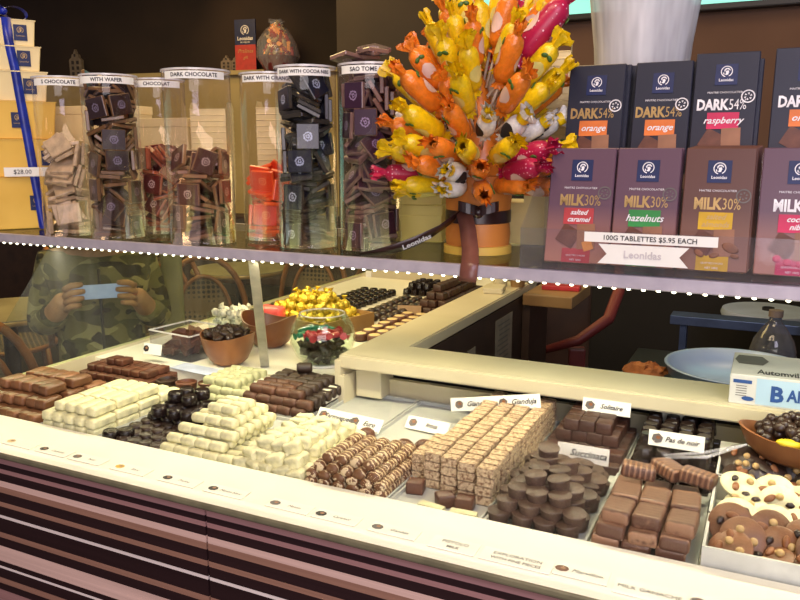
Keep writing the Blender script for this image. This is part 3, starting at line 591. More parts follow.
# ------------------------------------------------------------------ candy tubes
sq = MB().box((0, 0, 0), (.040, .036, .007), bev=.0012, seg=1)
sqm = sq.mesh('foil_square', None)
def sq_mesh(m):
    me = sqm.copy(); me.materials.append(m); return me
TM = {
 1: piece_mat('beige_foil', (216, 188, 148), .3, .15, 60, .2),
 2: emblem_mat('brown_foil', (48, 30, 28), (116, 84, 52), (120, 110, 130)),
 3: emblem_mat('maroon_foil', (92, 24, 26), (170, 90, 60), (200, 160, 160)),
 4: emblem_mat('russet_foil', (82, 44, 34), (140, 100, 66), (180, 150, 140)),
 5: emblem_mat('orange_foil', (222, 66, 30), (240, 96, 40), (236, 120, 80)),
 6: emblem_mat('black_foil', (22, 26, 40), (52, 48, 40), (170, 180, 200)),
 7: emblem_mat('purple_foil', (56, 26, 46), (128, 98, 86), (150, 130, 160))}
tubes = [
 (1, -1.193, 1.044, .0490, .172, 'A', 'S CHOCOLATE', 'beige', 'clear tube half full of beige wrapped squares, beside the gold box tower', 'beige foil wrapped chocolate square in the leftmost clear tube'),
 (2, -1.081, 1.050, .0490, .275, 'B', 'WITH WAFER', 'brown', 'clear tube full of dark brown wrapped squares, labelled WITH WAFER', 'dark brown foil square in the tube labelled WITH WAFER'),
 (3, -1.060, 1.152, .0480, .150, 'A', 'CHOCOLAT', 'maroon', 'clear tube part full of maroon squares, set back behind its neighbours', 'maroon foil square in the set back clear tube'),
 (4, -.885, 1.052, .0560, .145, 'B', 'DARK CHOCOLATE', 'russet', 'wide clear tube part full of russet squares, labelled DARK CHOCOLATE', 'russet foil square in the tube labelled DARK CHOCOLATE'),
 (5, -.808, 1.150, .0500, .115, 'A', 'DARK WITH ORANGE', 'orange', 'clear tube under half full of bright orange squares', 'bright orange foil square in the tube labelled DARK WITH ORANGE'),
 (6, -.691, 1.085, .0490, .280, 'B', 'DARK WITH COCOA NIBS', 'black', 'clear tube full of black wrapped squares, labelled DARK WITH COCOA NIBS', 'black foil square in the tube labelled DARK WITH COCOA NIBS'),
 (7, -.581, 1.100, .0500, .285, 'A', 'SAO TOME 72%', 'purple', 'clear tube heaped with purple wrapped squares, labelled SAO TOME 72%', 'purple foil square in the tube labelled SAO TOME 72%')]
tube_cache = {}
for (i, cx, cy, r, fill, sim, lab, cname, tlabel, plabel) in tubes:
    H = .286; ang = math.atan2(-cx, cy)     # turn towards the viewer side: local -Y faces the customer
    t = thing('acrylic_tube', tlabel, 'tube', (cx, cy, 1.2445), (0, 0, ang * .9), 'clear acrylic candy tubes')
    mb = MB(); mb.lathe([(r - .002, .006), (r, .001), (r, H)], 40)
    obj('tube_wall', mb.mesh('tube_wall', M['acryl'], True), t)
    obj('base_disc', MB().lathe([(0, 0), (r - .001, 0), (r, .002), (r - .001, .0045), (0, .0045)], 40).mesh('base_disc', M['acryl'], True, 40), t)
    obj('rim', MB().lathe([(r - .0012, H - .002), (r + .0012, H - .002), (r + .0012, H + .001), (r - .0012, H + .001), (r - .0012, H - .002)], 40).mesh('rim', M['rimacryl'], True, 40), t)
    if i != 7 or True:
        obj('lid', MB().lathe([(0, H - .001), (r - .001, H - .001), (r - .001, H + .0005), (0, H + .0005)], 40).mesh('lid', M['acryl'], True, 40), t)
    # curved paper label below the rim
    mb = MB(); n = 14; half = .95 if i not in (2,) else 1.05; zc = H - .010; hh = .006; rr = r + .0016
    for k in range(n):
        a, b = -half + 2 * half * k / n, -half + 2 * half * (k + 1) / n
        mb.poly([Vector((rr * math.sin(q), -rr * math.cos(q), z)) for q, z in ((a, zc - hh), (b, zc - hh), (b, zc + hh), (a, zc + hh))])
    lb = obj('label_strip', mb.mesh('label_strip', M['paper']), t)
    me = text_mesh(lab, .0088 if len(lab) < 18 else .0072, M['ink'], bold=.0002, bend=rr + .0006)
    obj('lettering', me, lb, (0, 0, zc))
    me = sq_mesh(TM[i]); sc = r / .0505
    data = SIM['tube' + sim]; off = i * 1.1
    for (px, py, pz, a, b, c) in data:
        if pz > fill: break
        R = Matrix.Rotation(off, 4, 'Z') @ Matrix.Translation((px * sc, py * sc, pz)) @ Euler((a, b, c)).to_matrix().to_4x4()
        o = obj(cname + '_foil_square', me, None, label=plabel, cat='chocolate', group='%s foil squares' % cname)
        o.matrix_world = Matrix.Translation((cx, cy, 1.2492)) @ R
    if i == 7:
        for k in range(5):
            obj('purple_foil_square', me, None, (cx + rnd.uniform(-.03, .03), cy + rnd.uniform(-.03, .03), 1.2445 + H + .006 + .004 * k), (rnd.uniform(-.3, .3), rnd.uniform(-.3, .3), rnd.uniform(0, 3)),
                'purple foil square lying loose on top of the rightmost tube', 'chocolate', 'purple squares on the lid')

# ------------------------------------------------------------------ nested cream ballotins behind the tubes
def cup_mesh(w, d, h):
    mb = MB(); a = .84
    lo = [(-w * a, -d * a, 0), (w * a, -d * a, 0), (w * a, d * a, 0), (-w * a, d * a, 0)]
    hi = [(-w, -d, h), (w, -d, h), (w, d, h), (-w, d, h)]
    mb.poly([Vector(p) for p in lo])
    for k in range(4): mb.poly([Vector(lo[k]), Vector(lo[(k + 1) % 4]), Vector(hi[(k + 1) % 4]), Vector(hi[k])])
    for s in (-1, 1): mb.poly([Vector((s * w, -d, h)), Vector((s * w, d, h)), Vector((s * w * 1.02, d * .6, h + .014)), Vector((s * w * 1.02, -d * .6, h + .014))])
    mb.tube([Vector(p) for p in hi + [hi[0]]], .0012, 5)
    return mb.mesh('nested_box', M['ballotin'])
for (cx, cy, z0, n, w, rz, lab) in ((-1.02, 1.255, 1.2445, 14, .036, .35, 'cream gift box nested in the stack behind the tube labelled DARK CHOCOLATE'),
                                (-.875, 1.27, 1.2445, 14, .034, .3, 'cream gift box nested in the stack behind the orange squares tube'),
                                (-.345, 1.28, 1.2445, 21, .034, .2, 'cream gift box nested in the tall stack behind the lollipop bouquet')):
    me = cup_mesh(w, w * .7, .095)
    for k in range(n):
        obj('nested_box', me, None, (cx, cy, z0 + k * .0108), (0, 0, rz), lab, 'box', 'nested cream gift boxes')
# plain cream cartons low behind the tubes and the bouquet
def carton(cx, cy, z, w, d, h, rz, lab, m, marks=0):
    t = thing('carton', lab, 'box', (cx, cy, z), (0, 0, rz))
    obj('box_body', MB().box((0, 0, h / 2), (w, d, h), bev=.0015, seg=1).mesh('box_body', m), t)
    obj('lid', MB().box((0, 0, h - .008), (w + .002, d + .002, .018), bev=.001, seg=1).mesh('lid', m), t)
    for k in range(marks):
        obj('emblem', emblem_mesh(.008, M['inkgrey']), t, (-.02 + k * .03, -d / 2 - .0015, h * .45), (PI / 2, 0, 0))
M['carton_yellow'] = mat('yellow_cream_card', (206, 190, 110), .5, c2=(196, 180, 100), scale=8)
carton(-1.40, 1.285, 1.2445, .30, .10, .25, .0, 'large cream carton behind the gold tower and leftmost tube', M['ballotin'])
carton(-1.15, 1.285, 1.2445, .15, .11, .22, .1, 'cream carton behind the tube labelled WITH WAFER', M['ballotin'])
carton(-.585, 1.26, 1.2445, .13, .11, .063, .25, 'lower yellow carton left of the lollipop pot', M['carton_yellow'], 0)
carton(-.585, 1.26, 1.3085, .13, .11, .055, .25, 'upper yellow carton with two emblems, left of the lollipop pot', M['carton_yellow'], 2)
carton(-.415, 1.30, 1.2445, .12, .10, .070, .15, 'lower cream carton behind the right of the lollipop pot', M['ballotin'], 1)

# ------------------------------------------------------------------ lollipop bouquet
BX, BY, BZ = -.411, 1.135, 1.2445
pot = thing('bouquet_pot', 'orange card pot with a dark brown ribbon, holding the lollipop bouquet', 'pot', (BX, BY, BZ), (0, 0, .35))
obj('pot_body', MB().lathe([(0, 0), (.048, 0), (.0505, .03), (.049, .045), (.0475, .05), (.0475, .062), (.050, .068), (.052, .10), (.054, .118), (.05, .12), (0, .12)], 40).mesh('pot_body', M['pot'], True, 40), pot)
obj('base_ring', MB().lathe([(.0, -.0), (.053, 0), (.053, .012), (.049, .013), (0, .013)], 40).mesh('base_ring', M['goldbox'], True, 40), pot)
obj('dotted_cone', MB().lathe([(.05, .12), (.036, .165), (.020, .22), (.007, .26), (0, .27)], 32).mesh('dotted_cone', M['dotcone'], True), pot)
bd = MB(); bd.lathe([(.0485, .047), (.051, .048), (.051, .066), (.0485, .067)], 40)
bnd = obj('ribbon_band', bd.mesh('ribbon_band', M['ribbonbrown'], True, 40), pot)
mb = MB()
for s in (-1, 1):
    pp = []
    for k in range(15):
        a = 2 * PI * k / 14; pp.append(Vector((s * (.015 - .015 * math.cos(a)), -.060 + .008 * math.sin(a), .068 + .004 * (1 - math.cos(a)))))
    for a, b in zip(pp, pp[1:]): mb.poly([a + Vector((0, .001, .007)), b + Vector((0, .001, .007)), b + Vector((0, -.001, -.007)), a + Vector((0, -.001, -.007))])
mb.sphere((0, -.06, .066), (.008, .007, .009), 12, 8)
obj('bow', mb.mesh('bow', M['ribbonbrown'], True, 50), pot)
# tails: one copper tail down over the rail, one brown tail along the shelf to the left
def strip_mesh(name, path, wv, m):
    mb = MB(); vs = []
    for p, w in zip(path, wv):
        p = Vector(p); w = Vector(w); vs.append((mb.b.verts.new(p - w), mb.b.verts.new(p + w)))
    for a, b in zip(vs, vs[1:]): mb.b.faces.new((a[0], a[1], b[1], b[0]))
    return mb.mesh(name, m, True)
pinv = (Matrix.Translation((BX - .004, BY, BZ)) @ Matrix.Rotation(.35, 4, 'Z')).inverted()
def P_(p): return tuple(pinv @ Vector(p))
R3 = pinv.to_3x3()
def V_(v): return tuple(R3 @ Vector(v))
w = V_((.013, 0, 0))
o = obj('ribbon_tail', strip_mesh('ribbon_tail', [P_(p) for p in ((-.415, 1.072, 1.312), (-.405, 1.062, 1.29), (-.388, 1.03, 1.262), (-.376, .998, 1.2485), (-.375, .9925, 1.244), (-.376, .9915, 1.228), (-.377, .991, 1.221))], [w] * 7, M['ribbontail']), pot)
o.modifiers.new('thick', 'SOLIDIFY').thickness = .0006
tl = [(-.425, 1.073, 1.305), (-.45, 1.05, 1.283), (-.475, 1.03, 1.268), (-.505, 1.02, 1.257), (-.53, 1.013, 1.251), (-.555, 1.008, 1.2475)]
ww = [(.006, -.002, .009)] * 2 + [(.002, -.003, .0085), (.001, -.005, .007), (.001, -.006, .005), (.001, -.003, .003)]
o = obj('ribbon_tail', strip_mesh('ribbon_tail', [P_(p) for p in tl], [V_(v) for v in ww], M['ribbonbrown']), pot)
o.modifiers.new('thick', 'SOLIDIFY').thickness = .0006
d = Vector((-.5, 1.02, 1.259)) - Vector((-.445, 1.055, 1.286))
lt = text_mesh('Leonidas', .013, M['white_ink'], bold=.0003)
tx = -d.normalized(); up = (Vector((.003, -.004, .009)) - tx * Vector((.003, -.004, .009)).dot(tx)).normalized(); nn = tx.cross(up)
RM = Matrix((tx, up, nn)).transposed().to_4x4()
o = obj('lettering', lt, pot); o.matrix_local = pinv @ Matrix.Translation(Vector((-.474, 1.032, 1.2695)) + nn * .003) @ RM

def candy_mesh(L, r, m, seed):
    """wrapped sweet along +Z: pinched at both ends with a flared, pleated twist at the top and a short one at the bottom"""
    mb = MB(); n = 16; rr = random.Random(seed); rings = []
    prof = [(.0, .65), (.006, .45), (.009, .42), (.014, .86), (.020, 1.0), (L * .5, 1.02), (L - .020, 1.0), (L - .012, .86), (L - .006, .40), (L - .003, .42), (L + .003, .72), (L + .009, .95), (L + .013, .85)]
    for j, (z, s) in enumerate(prof):
        ring = []; fl = j >= 9 or j == 0
        for k in range(n):
            a = 2 * PI * k / n
            q = r * s
            if fl: q *= 1 + (.32 if k % 2 else -.25) * (1 if j != 9 else .4)
            zz = z + (rr.uniform(-.004, .004) if fl else rr.uniform(-.0006, .0006))
            sy = .55 if fl and j > 9 else 1
            ring.append(mb.b.verts.new((q * math.cos(a), q * math.sin(a) * sy, zz)))
        rings.append(ring)
    for a, c in zip(rings, rings[1:]):
        for k in range(n): mb.b.faces.new((a[k], a[(k + 1) % n], c[(k + 1) % n], c[k]))
    return mb.mesh('wrapper', m, True, 50)
def candy_proto(kind, label, fat=1.0):
    L = .084 * (1 if kind != 'cow' else .66); r = .0138 * fat
    t = thing('wrapped_lollipop', label, 'lollipop')
    obj('wrapper', candy_mesh(L, r, W[kind], hash(kind) % 7 + 3), t)
    # oval printed label wrapped on the side, local -Y and +Y
    for s in (-1, 1):
        mb = MB(); ring = []; nn_ = 12
        cols = []
        for j in range(5):
            u = -1 + 2 * j / 4
            row = []
            for k in range(7):
                v = -1 + 2 * k / 6
                z = L * .5 + u * .013; a = v * math.sqrt(max(.02, 1 - u * u * .96)) * .75
                row.append(mb.b.verts.new(((r * 1.06) * math.sin(a), s * (r * 1.06) * math.cos(a), z)))
            cols.append(row)
        for a, b in zip(cols, cols[1:]):
            for k in range(6): mb.b.faces.new((a[k], a[k + 1], b[k + 1], b[k]))
        obj('printed_label', mb.mesh('printed_label', M['labelyellow'] if kind == 'yellow' else M['labelpink'] if kind != 'cow' else M['ink'], True), t)
    if kind in ('yellow', 'orange', 'crimson'):
        lf = MB()
        for s in (-1, 1): lf.sphere((s * .004, -r * 1.0, L - .019), (.0048, .0012, .0032), 8, 5, (0, s * .5, 0))
        obj('leaf_print', lf.mesh('leaf_print', M['leaf'], True), t)
    if kind == 'cow':
        obj('twist_cap', candy_mesh(.02, .010, W['yellow'], 5), t, (0, 0, L - .006), sc=(.9, .9, .5))
    obj('stick', MB().tube([(0, 0, -.045), (0, 0, .012)], .0019, 8).mesh('stick', M['stick'], True), t)
    return t
desc = {'yellow': 'yellow wrapped lollipop with a green leaf print', 'orange': 'orange wrapped lollipop with a pale oval label', 'crimson': 'crimson dotted wrapped lollipop with a pale label', 'cow': 'black and white wrapped lollipop with a yellow twist'}
protos = {k: candy_proto(k, desc[k] + ' in the bouquet') for k in desc}
used_p = set()
def put_candy(kind, pos, direction, roll, sc=1.0, label=None):
    if kind in used_p: o = copy_tree(protos[kind])
    else: o = protos[kind]; used_p.add(kind)
    q = Vector(direction).normalized().to_track_quat('Z', 'Y')
    o.matrix_world = Matrix.Translation(pos) @ q.to_matrix().to_4x4() @ Matrix.Rotation(roll, 4, 'Z') @ Matrix.Scale(sc, 4)
    o['group'] = kind + ' lollipops of the bouquet'; o['label'] = label or desc[kind] + ' in the bouquet'
# view-independent fan: rows from low (sticking out and slightly up) to high (nearly upright)
br = random.Random(21)
rows = [  # (height of root above pot base, root radius, elevation deg, reach, count)
 (.106, .030, -4, .022, 11), (.118, .032, 6, .034, 14), (.138, .034, 15, .042, 15), (.156, .032, 24, .050, 15), (.182, .028, 36, .054, 14), (.206, .024, 48, .058, 12), (.228, .018, 59, .060, 10), (.246, .012, 71, .062, 7), (.258, .005, 84, .062, 2)]
pal = {0: ['orange', 'yellow', 'cow', 'orange', 'yellow'], 1: ['yellow', 'orange', 'cow', 'yellow', 'crimson'], 2: ['yellow', 'orange', 'crimson', 'yellow', 'crimson', 'yellow'], 3: ['orange', 'yellow', 'orange', 'yellow', 'cow'],
       4: ['yellow', 'yellow', 'orange', 'yellow'], 5: ['yellow', 'orange', 'yellow'], 6: ['yellow', 'yellow', 'orange', 'yellow'], 7: ['yellow', 'yellow', 'orange'], 8: ['yellow']}
for ri, (hz, rad, el, reach, n) in enumerate(rows):
    for k in range(n):
        a = 2 * PI * (k + .5 * (ri % 2)) / n + br.uniform(-.12, .12)
        e = math.radians(el + br.uniform(-7, 7))
        dvec = Vector((math.cos(a) * math.cos(e), math.sin(a) * math.cos(e), math.sin(e)))
        root = Vector((BX, BY, BZ + hz)) + Vector((math.cos(a), math.sin(a), 0)) * rad + dvec * (reach * .75 + br.uniform(-.008, .012))
        kd = pal[ri][br.randrange(len(pal[ri]))]
        put_candy(kd, root, dvec, br.uniform(0, 6.28), 1.0 + br.uniform(-.05, .1))
# the two large sweets leaning out at the upper right, and the loose one behind
put_candy('crimson', (-.352, 1.115, 1.525), (.62, .05, .72), .4, 1.35, 'large crimson dotted lollipop leaning out at the top of the bouquet')
put_candy('orange', (-.362, 1.14, 1.53), (.50, .1, .85), 1.2, 1.25, 'large orange lollipop leaning out at the top, beside the crimson one')
put_candy('crimson', (-.395, 1.15, 1.52), (.30, .1, .95), 2.2, 1.1, 'crimson lollipop standing behind the top of the bouquet')

# ------------------------------------------------------------------ chocolate tablets
def bar(x, y, z, kind, w=.082, h=.155, t=.011, title=None, flavour=None, fm=None, lab='', tilt=10, extra=False, dim=False, group=None, slim=False):
    o = thing('chocolate_tablet', lab, 'chocolate bar', (x, y, z), (math.radians(-tilt), 0, 0), group)
    wm = {'milk': 'bar_milk', 'almond': 'bar_almond', 'dark': 'bar_dark'}[kind]
    obj('wrapper', MB().box((0, 0, h / 2), (w, t, h), bev=.0012, seg=1).mesh('wrapper', M[wm]), o)
    if slim: return o
    f = -t / 2 - .0006
    lg = obj('logo_square', MB().box((0, 0, 0), (.028, .0006, .028)).mesh('logo_square', M['navy']), o, (.0, f, h - .030))
    obj('emblem', emblem_mesh(.0075, M['white_ink']), lg, (0, -.0006, .004), (PI / 2, 0, 0))
    text('Leonidas', .0052, M['white_ink'], lg, (0, -.0006, -.0075), bold=.0001)
    text('MAITRE CHOCOLATIER', .0038, M['white_ink'], o, (0, f, h - .054), xs=1.1)
    tm = M['gold_ink'] if dim else M['white_ink']
    text(title[0], .020, tm, o, (.005, f, h - .071), bold=.0008, xs=.74, name='title', align='RIGHT')
    text(title[1], .020, M['white_ink'] if not dim else M['gold_ink'], o, (.0058, f, h - .071), xs=.66, name='title', align='LEFT')
    st_ = MB(); n = 20
    for k in range(n):
        a, b = 2 * PI * k / n, 2 * PI * (k + 1) / n
        st_.poly([Vector((q * math.cos(c), q * math.sin(c), 0)) for q, c in ((.0088, a), (.0088, b), (.0072, b), (.0072, a))])
    for k in range(6): st_.poly([Vector((.0045 * math.cos(2 * PI * (k + q) / 6) * s_, .0045 * math.sin(2 * PI * (k + q) / 6) * s_, 0)) for q, s_ in ((0, .5), (.2, 1.2), (.7, 1.0))])
    obj('seal', st_.mesh('seal', M['white_ink'] if not dim or kind == 'dark' else M['inkgrey']), o, (w / 2 - .011, f - .0004, h - .060), (PI / 2, 0, 0))
    fl = obj('flavour_label', MB().box((0, 0, 0), (.040, .0006, .022), bev=0).mesh('flavour_label', fm), o, (0, f - .0002, h - .092))
    ls = flavour.split('/')
    for k, s_ in enumerate(ls):
        text(s_, .0125 if len(ls) == 1 else .0095, M['white_ink'] if fm is not M['f_yellow'] else M['gold_ink'], fl, (0, -.0008, (len(ls) - 1) * .005 - k * .0095), shear=.35, bold=.0002)
    # printed picture: snapped squares
    pc = obj('picture', MB().box((-.012, 0, .036), (.026, .0006, .026), (0, .5, 0)).mesh('picture', M['pic_choc']), o, (0, f, 0))
    obj('picture_square', MB().box((.012, 0, .036), (.024, .0006, .034), (0, -.05, 0)).mesh('picture_square', M['pic_choc2']), pc, (0, -.0004, 0))
    if extra == 'caramel': obj('caramel_piece', MB().box((.015, 0, .024), (.013, .0006, .013), (0, -.35, 0)).mesh('caramel_piece', M['caramel']), pc, (0, -.0008, 0))
    if extra == 'almond':
        mb = MB()
        for ax, az, rr, s_ in ((.020, .030, .4, 1.4), (.002, .020, -.3, .8), (.026, .020, .1, .7), (-.016, .022, .6, .9)): mb.sphere((ax, -.001, az), (.0075 * s_, .0006, .0042 * s_), 12, 6, (0, rr, 0))
        obj('almond_print', mb.mesh('almond_print', M['almondc'], True), pc)
    if extra == 'hazel' or extra == 'cocoa':
        mb = MB()
        for ax, az in ((-.018, .020), (-.006, .016), (.020, .018), (.008, .014)): mb.sphere((ax, -.001, az), (.005, .0006, .0045), 12, 6)
        obj('nut_print', mb.mesh('nut_print', M['nutc'] if extra == 'hazel' else M['f_pink'], True), pc)
    bl = obj('bottom_label', MB().box((0, 0, .010), (.038, .0006, .019)).mesh('bottom_label', fm), o, (0, f + .0001, 0))
    text('QUATTRO CACAO', .003, M['white_ink'], bl, (0, -.0006, .010))
    text('NET 100G', .0035, M['white_ink'], bl, (0, -.0006, .004))
    return o
ZF = 1.2505
G1 = 'milk chocolate tablets in front row'
bar(-.2335, 1.036, ZF, 'milk', .086, title=('MILK', '30%'), flavour='salted/caramel', fm=M['f_red'], lab='milk chocolate bar with a red salted caramel label, first in the front row', extra='caramel', dim=True)
bar(-.1480, 1.036, ZF, 'milk', .080, title=('MILK', '30%'), flavour='hazelnuts', fm=M['f_green'], lab='milk chocolate bar with a green hazelnuts label in the front row', extra='hazel', dim=True)
bar(-.0620, 1.036, ZF, 'almond', .082, title=('MILK', '30%'), flavour='salted/almonds', fm=M['f_yellow'], lab='brown milk chocolate bar with a yellow salted almonds label in the front row', extra='almond', dim=True)
bar(.0290, 1.036, ZF, 'milk', .086, title=('MILK', '30%'), flavour='cocoa/nibs', fm=M['f_pink'], lab='milk chocolate bar with a pink cocoa label in the front row', extra='cocoa')
for k in range(1, 2):
    for xx, kd, ww, s_ in ((-.2335, 'milk', .086, 'caramel'), (-.148, 'milk', .080, 'hazelnut'), (.029, 'milk', .086, 'cocoa')):
        bar(xx + .001, 1.036 + .0135 * k, ZF, kd, ww, slim=True, lab='plain edge of a milk tablet standing right behind the %s bar' % s_, group='tablets behind the %s bar' % s_)
for k in range(1, 5):
    bar(-.0615 + .0012 * k, 1.036 + .0118 * k, ZF + .0008 * k, 'almond', .082, slim=True, lab='brown milk tablet in the pack standing behind the salted almonds bar', group='tablets behind the salted almonds bar')
ZB = 1.369
D = [(-.2420, 'orange', M['f_orange'], .080, 'dark chocolate bar with an orange label, first in the back row', 2, True, 0),
     (-.1500, 'orange', M['f_orange'], .076, 'dark chocolate bar with an orange label, between the raspberry bar and the first dark bar', 1, True, 0),
     (-.0690, 'raspberry', M['f_pink'], .080, 'dark chocolate bar with a pink raspberry label in the back row', 1, False, .008),
     (.0310, 'orange', M['f_orange'], .084, 'dark chocolate bar with an orange label, at the cut right end of the back row', 1, False, .010)]
for (x, fl, fm, w_, lb, nb, dim, dz) in D:
    bar(x, 1.142, ZB + dz, 'dark', w_, title=('DARK', '54%'), flavour=fl, fm=fm, lab=lb, dim=dim)
    for k in range(nb):
        bar(x + .005 * (k + 1), 1.142 + .016 * (k + 1), ZB, 'dark', w_, slim=True, lab='dark tablet edge behind %s' % ('the first orange-labelled dark bar' if x < -.2 else 'the second orange-labelled dark bar' if x < -.1 else 'the raspberry bar' if x < 0 else 'the cut off dark bar'), group='dark tablets behind ' + ('the first dark bar' if x < -.2 else 'the second dark bar' if x < -.1 else 'the raspberry bar' if x < 0 else 'the last dark bar'))
rs = thing('acrylic_riser', 'clear acrylic stepped stand holding the chocolate bars', 'display stand', (-.1, 1.1, 1.2445))
mb = MB(); mb.box((0, -.025, .002), (.40, .17, .003)); obj('base_plate', mb.mesh('base_plate', M['acryl2']), rs)
obj('front_lip', MB().box((0, -.104, .0275), (.40, .0025, .055)).mesh('front_lip', M['acryl2']), rs)
obj('step', MB().box((0, .055, .1215), (.40, .085, .0025)).box((0, .0135, .064), (.40, .0025, .115)).mesh('step', M['acryl2']), rs)
obj('upper_lip', MB().box((0, .014, .137), (.40, .0022, .03)).mesh('upper_lip', M['acryl2']), rs)
obj('side_wall', MB().poly([Vector((-.2, -.104, 0)), Vector((-.2, .098, 0)), Vector((-.2, .098, .15)), Vector((-.2, .014, .15)), Vector((-.2, -.07, .08)), Vector((-.2, -.104, .055))], .0025, Vector((1, 0, 0))).mesh('side_wall', M['acryl2']), rs)
pc = thing('price_strip', 'white strip reading 100G TABLETTES $5.95 EACH on the clear stand', 'price sign', (-.134, .9925, 1.292))
obj('strip', MB().box((0, 0, 0), (.160, .0008, .0125)).mesh('strip', M['paper']), pc)
text('100G TABLETTES $5.95 EACH', .0088, M['ink'], pc, (0, -.001, -.0003), bold=.0001, xs=1.0)
bn = thing('banner_card', 'pale swallow-tailed banner card under the tablet price strip', 'sign', (-.141, .9935, 1.271))
obj('banner', flat([(-.055, 0, -.0125), (.055, 0, -.0125), (.044, 0, 0), (.055, 0, .0125), (-.055, 0, .0125), (-.044, 0, 0)], M['paper']), bn)
text('Leonidas', .013, mat('faint_ink', (214, 206, 206), .6), bn, (0, -.0006, 0), bold=.0003)

# frosted tapered vase of clear bags behind the tablets
vs = thing('plastic_cup_stack', 'large translucent ribbed plastic vase standing behind the dark chocolate bars', 'vase', (-.208, 1.33, 1.2445))
mb = MB(); n = 48; rings = []
for (r_, z) in ((.050, 0), (.056, .05), (.066, .2), (.074, .32), (.084, .40), (.088, .47)):
    rings.append([mb.b.verts.new((r_ * (1 + .025 * (k % 2)) * math.cos(2 * PI * k / n), r_ * (1 + .025 * (k % 2)) * math.sin(2 * PI * k / n), z)) for k in range(n)])
for a, c in zip(rings, rings[1:]):
    for k in range(n): mb.b.faces.new((a[k], a[(k + 1) % n], c[(k + 1) % n], c[k]))
obj('vase_body', mb.mesh('vase_body', M['plastic'], True), vs)
obj('inner_bag', MB().lathe([(0, .01), (.045, .01), (.058, .2), (.070, .40), (.074, .46)], 26).jitter(.003, 4).mesh('inner_bag', M['plastic']), vs)
# ------------------------------------------------------------------ trays and pralines
T = .9612
def tray(x0, x1, y0, y1, lab, z=T):
    w, d = x1 - x0 - .003, y1 - y0
    t = thing('display_tray', lab, 'tray', ((x0 + x1) / 2, (y0 + y1) / 2, z))
    mb = MB(); mb.box((0, 0, .0012), (w, d, .0024))
    for s in (-1, 1):
        mb.box((s * (w / 2 - .0015), 0, .004), (.003, d, .008)); mb.box((0, s * (d / 2 - .0015), .004), (w - .006, .003, .008))
    obj('tray_body', mb.mesh('tray_body', M['tray']), t); return t
cols = [(-1.155, -1.030, 'under the milk chocolate bricks'), (-1.030, -.905, 'under the white chocolate bars'), (-.905, -.780, 'under the round dark pralines'), (-.780, -.655, 'under the white rolls pyramid'),
        (-.655, -.530, 'under the chunky white pralines'), (-.530, -.405, 'under the swirled milk pralines'), (-.405, -.280, 'under the printed wrapped squares'), (-.280, -.155, 'under the dark cup pralines'), (-.155, -.038, 'under the ribbed milk bars')]
for (a, b, l) in cols:
    yb = 1.005 if a < -.7 else 1.182
    tray(a, b, .802, yb, 'white tray ' + l)
TZ = T + .0026
def near(v, s): return v + rnd.uniform(-s, s)
def heap(name, me, nx, ny, nz, x0, x1, y0, y1, dz, lab, cat, group, jit=.0012, rj=.06, shrink=(.5, .5), yshift=0, rotf=None, backfull=False, z0=None, stagger=True, front_only=False, top_sub=None):
    """layers of pieces; each layer loses `shrink` cells per side; centres kept inside x0..x1, y0..y1"""
    z0 = TZ if z0 is None else z0
    px, py = (x1 - x0) / nx, (y1 - y0) / ny
    made = 0
    for l in range(nz):
        cx, cy = nx - 2 * shrink[0] * l, ny - (1 if backfull else 2) * shrink[1] * l
        ix, iy = int(round(cx)), int(round(cy))
        if ix < 1 or iy < 1: break
        ox = x0 + ((x1 - x0) - ix * px) / 2
        oy = (y1 - iy * py) if backfull else y0 + ((y1 - y0) - iy * py) / 2
        for i in range(ix):
            for j in range(iy):
                hid = l < nz - 1 and 1 <= i < ix - 1 and 1 <= j < iy - 1
                if hid and shrink[0] <= .5 and shrink[1] <= .5 and (2 <= i < ix - 2) and (2 <= j < iy - 2): continue
                r = rotf(i, j, l) if rotf else (0, 0, 0)
                obj(name, me, None, (near(ox + (i + .5) * px, jit), near(oy + (j + .5) * py, jit), z0 + l * dz), (r[0], r[1], r[2] + rnd.uniform(-rj, rj)), lab, cat, group); made += 1
    return made
def brick(x, y, z, b, m, name='praline', seed=1, jit=.0006):
    return MB().box((0, 0, z / 2), (x, y, z), bev=b, seg=3).jitter(jit, seed).mesh(name, m, True)
def roll(L, r, m, axis='X', seed=1, jit=.0003, n=14, squash=1.0):
    mb = MB(); prof = [(0, -L / 2), (r * .7, -L / 2 + .0002), (r * .95, -L / 2 + r * .25), (r, -L / 2 + r * .6), (r, L / 2 - r * .6), (r * .95, L / 2 - r * .25), (r * .7, L / 2 - .0002), (0, L / 2)]
    m4 = Matrix.Translation((0, 0, r * squash)) @ Matrix.Diagonal((1, 1, squash, 1)) @ (Matrix.Rotation(PI / 2, 4, 'Y') if axis == 'X' else Matrix.Rotation(PI / 2, 4, 'X'))
    mb.lathe(prof, n, m4); return mb.jitter(jit, seed).mesh('praline', m, True)
# column 1: milk bricks (run on past the frame to the left)
m1 = brick(.0235, .042, .0165, .005, M['milk'], jit=.0009)
heap('chocolate_brick', m1, 7, 4, 3, -1.205, -1.035, .803, .99, .0165, 'milk chocolate brick in the leftmost heap behind the ledge', 'praline', 'milk chocolate bricks at the left end', jit=.003, rj=.12, shrink=(.5, .5))
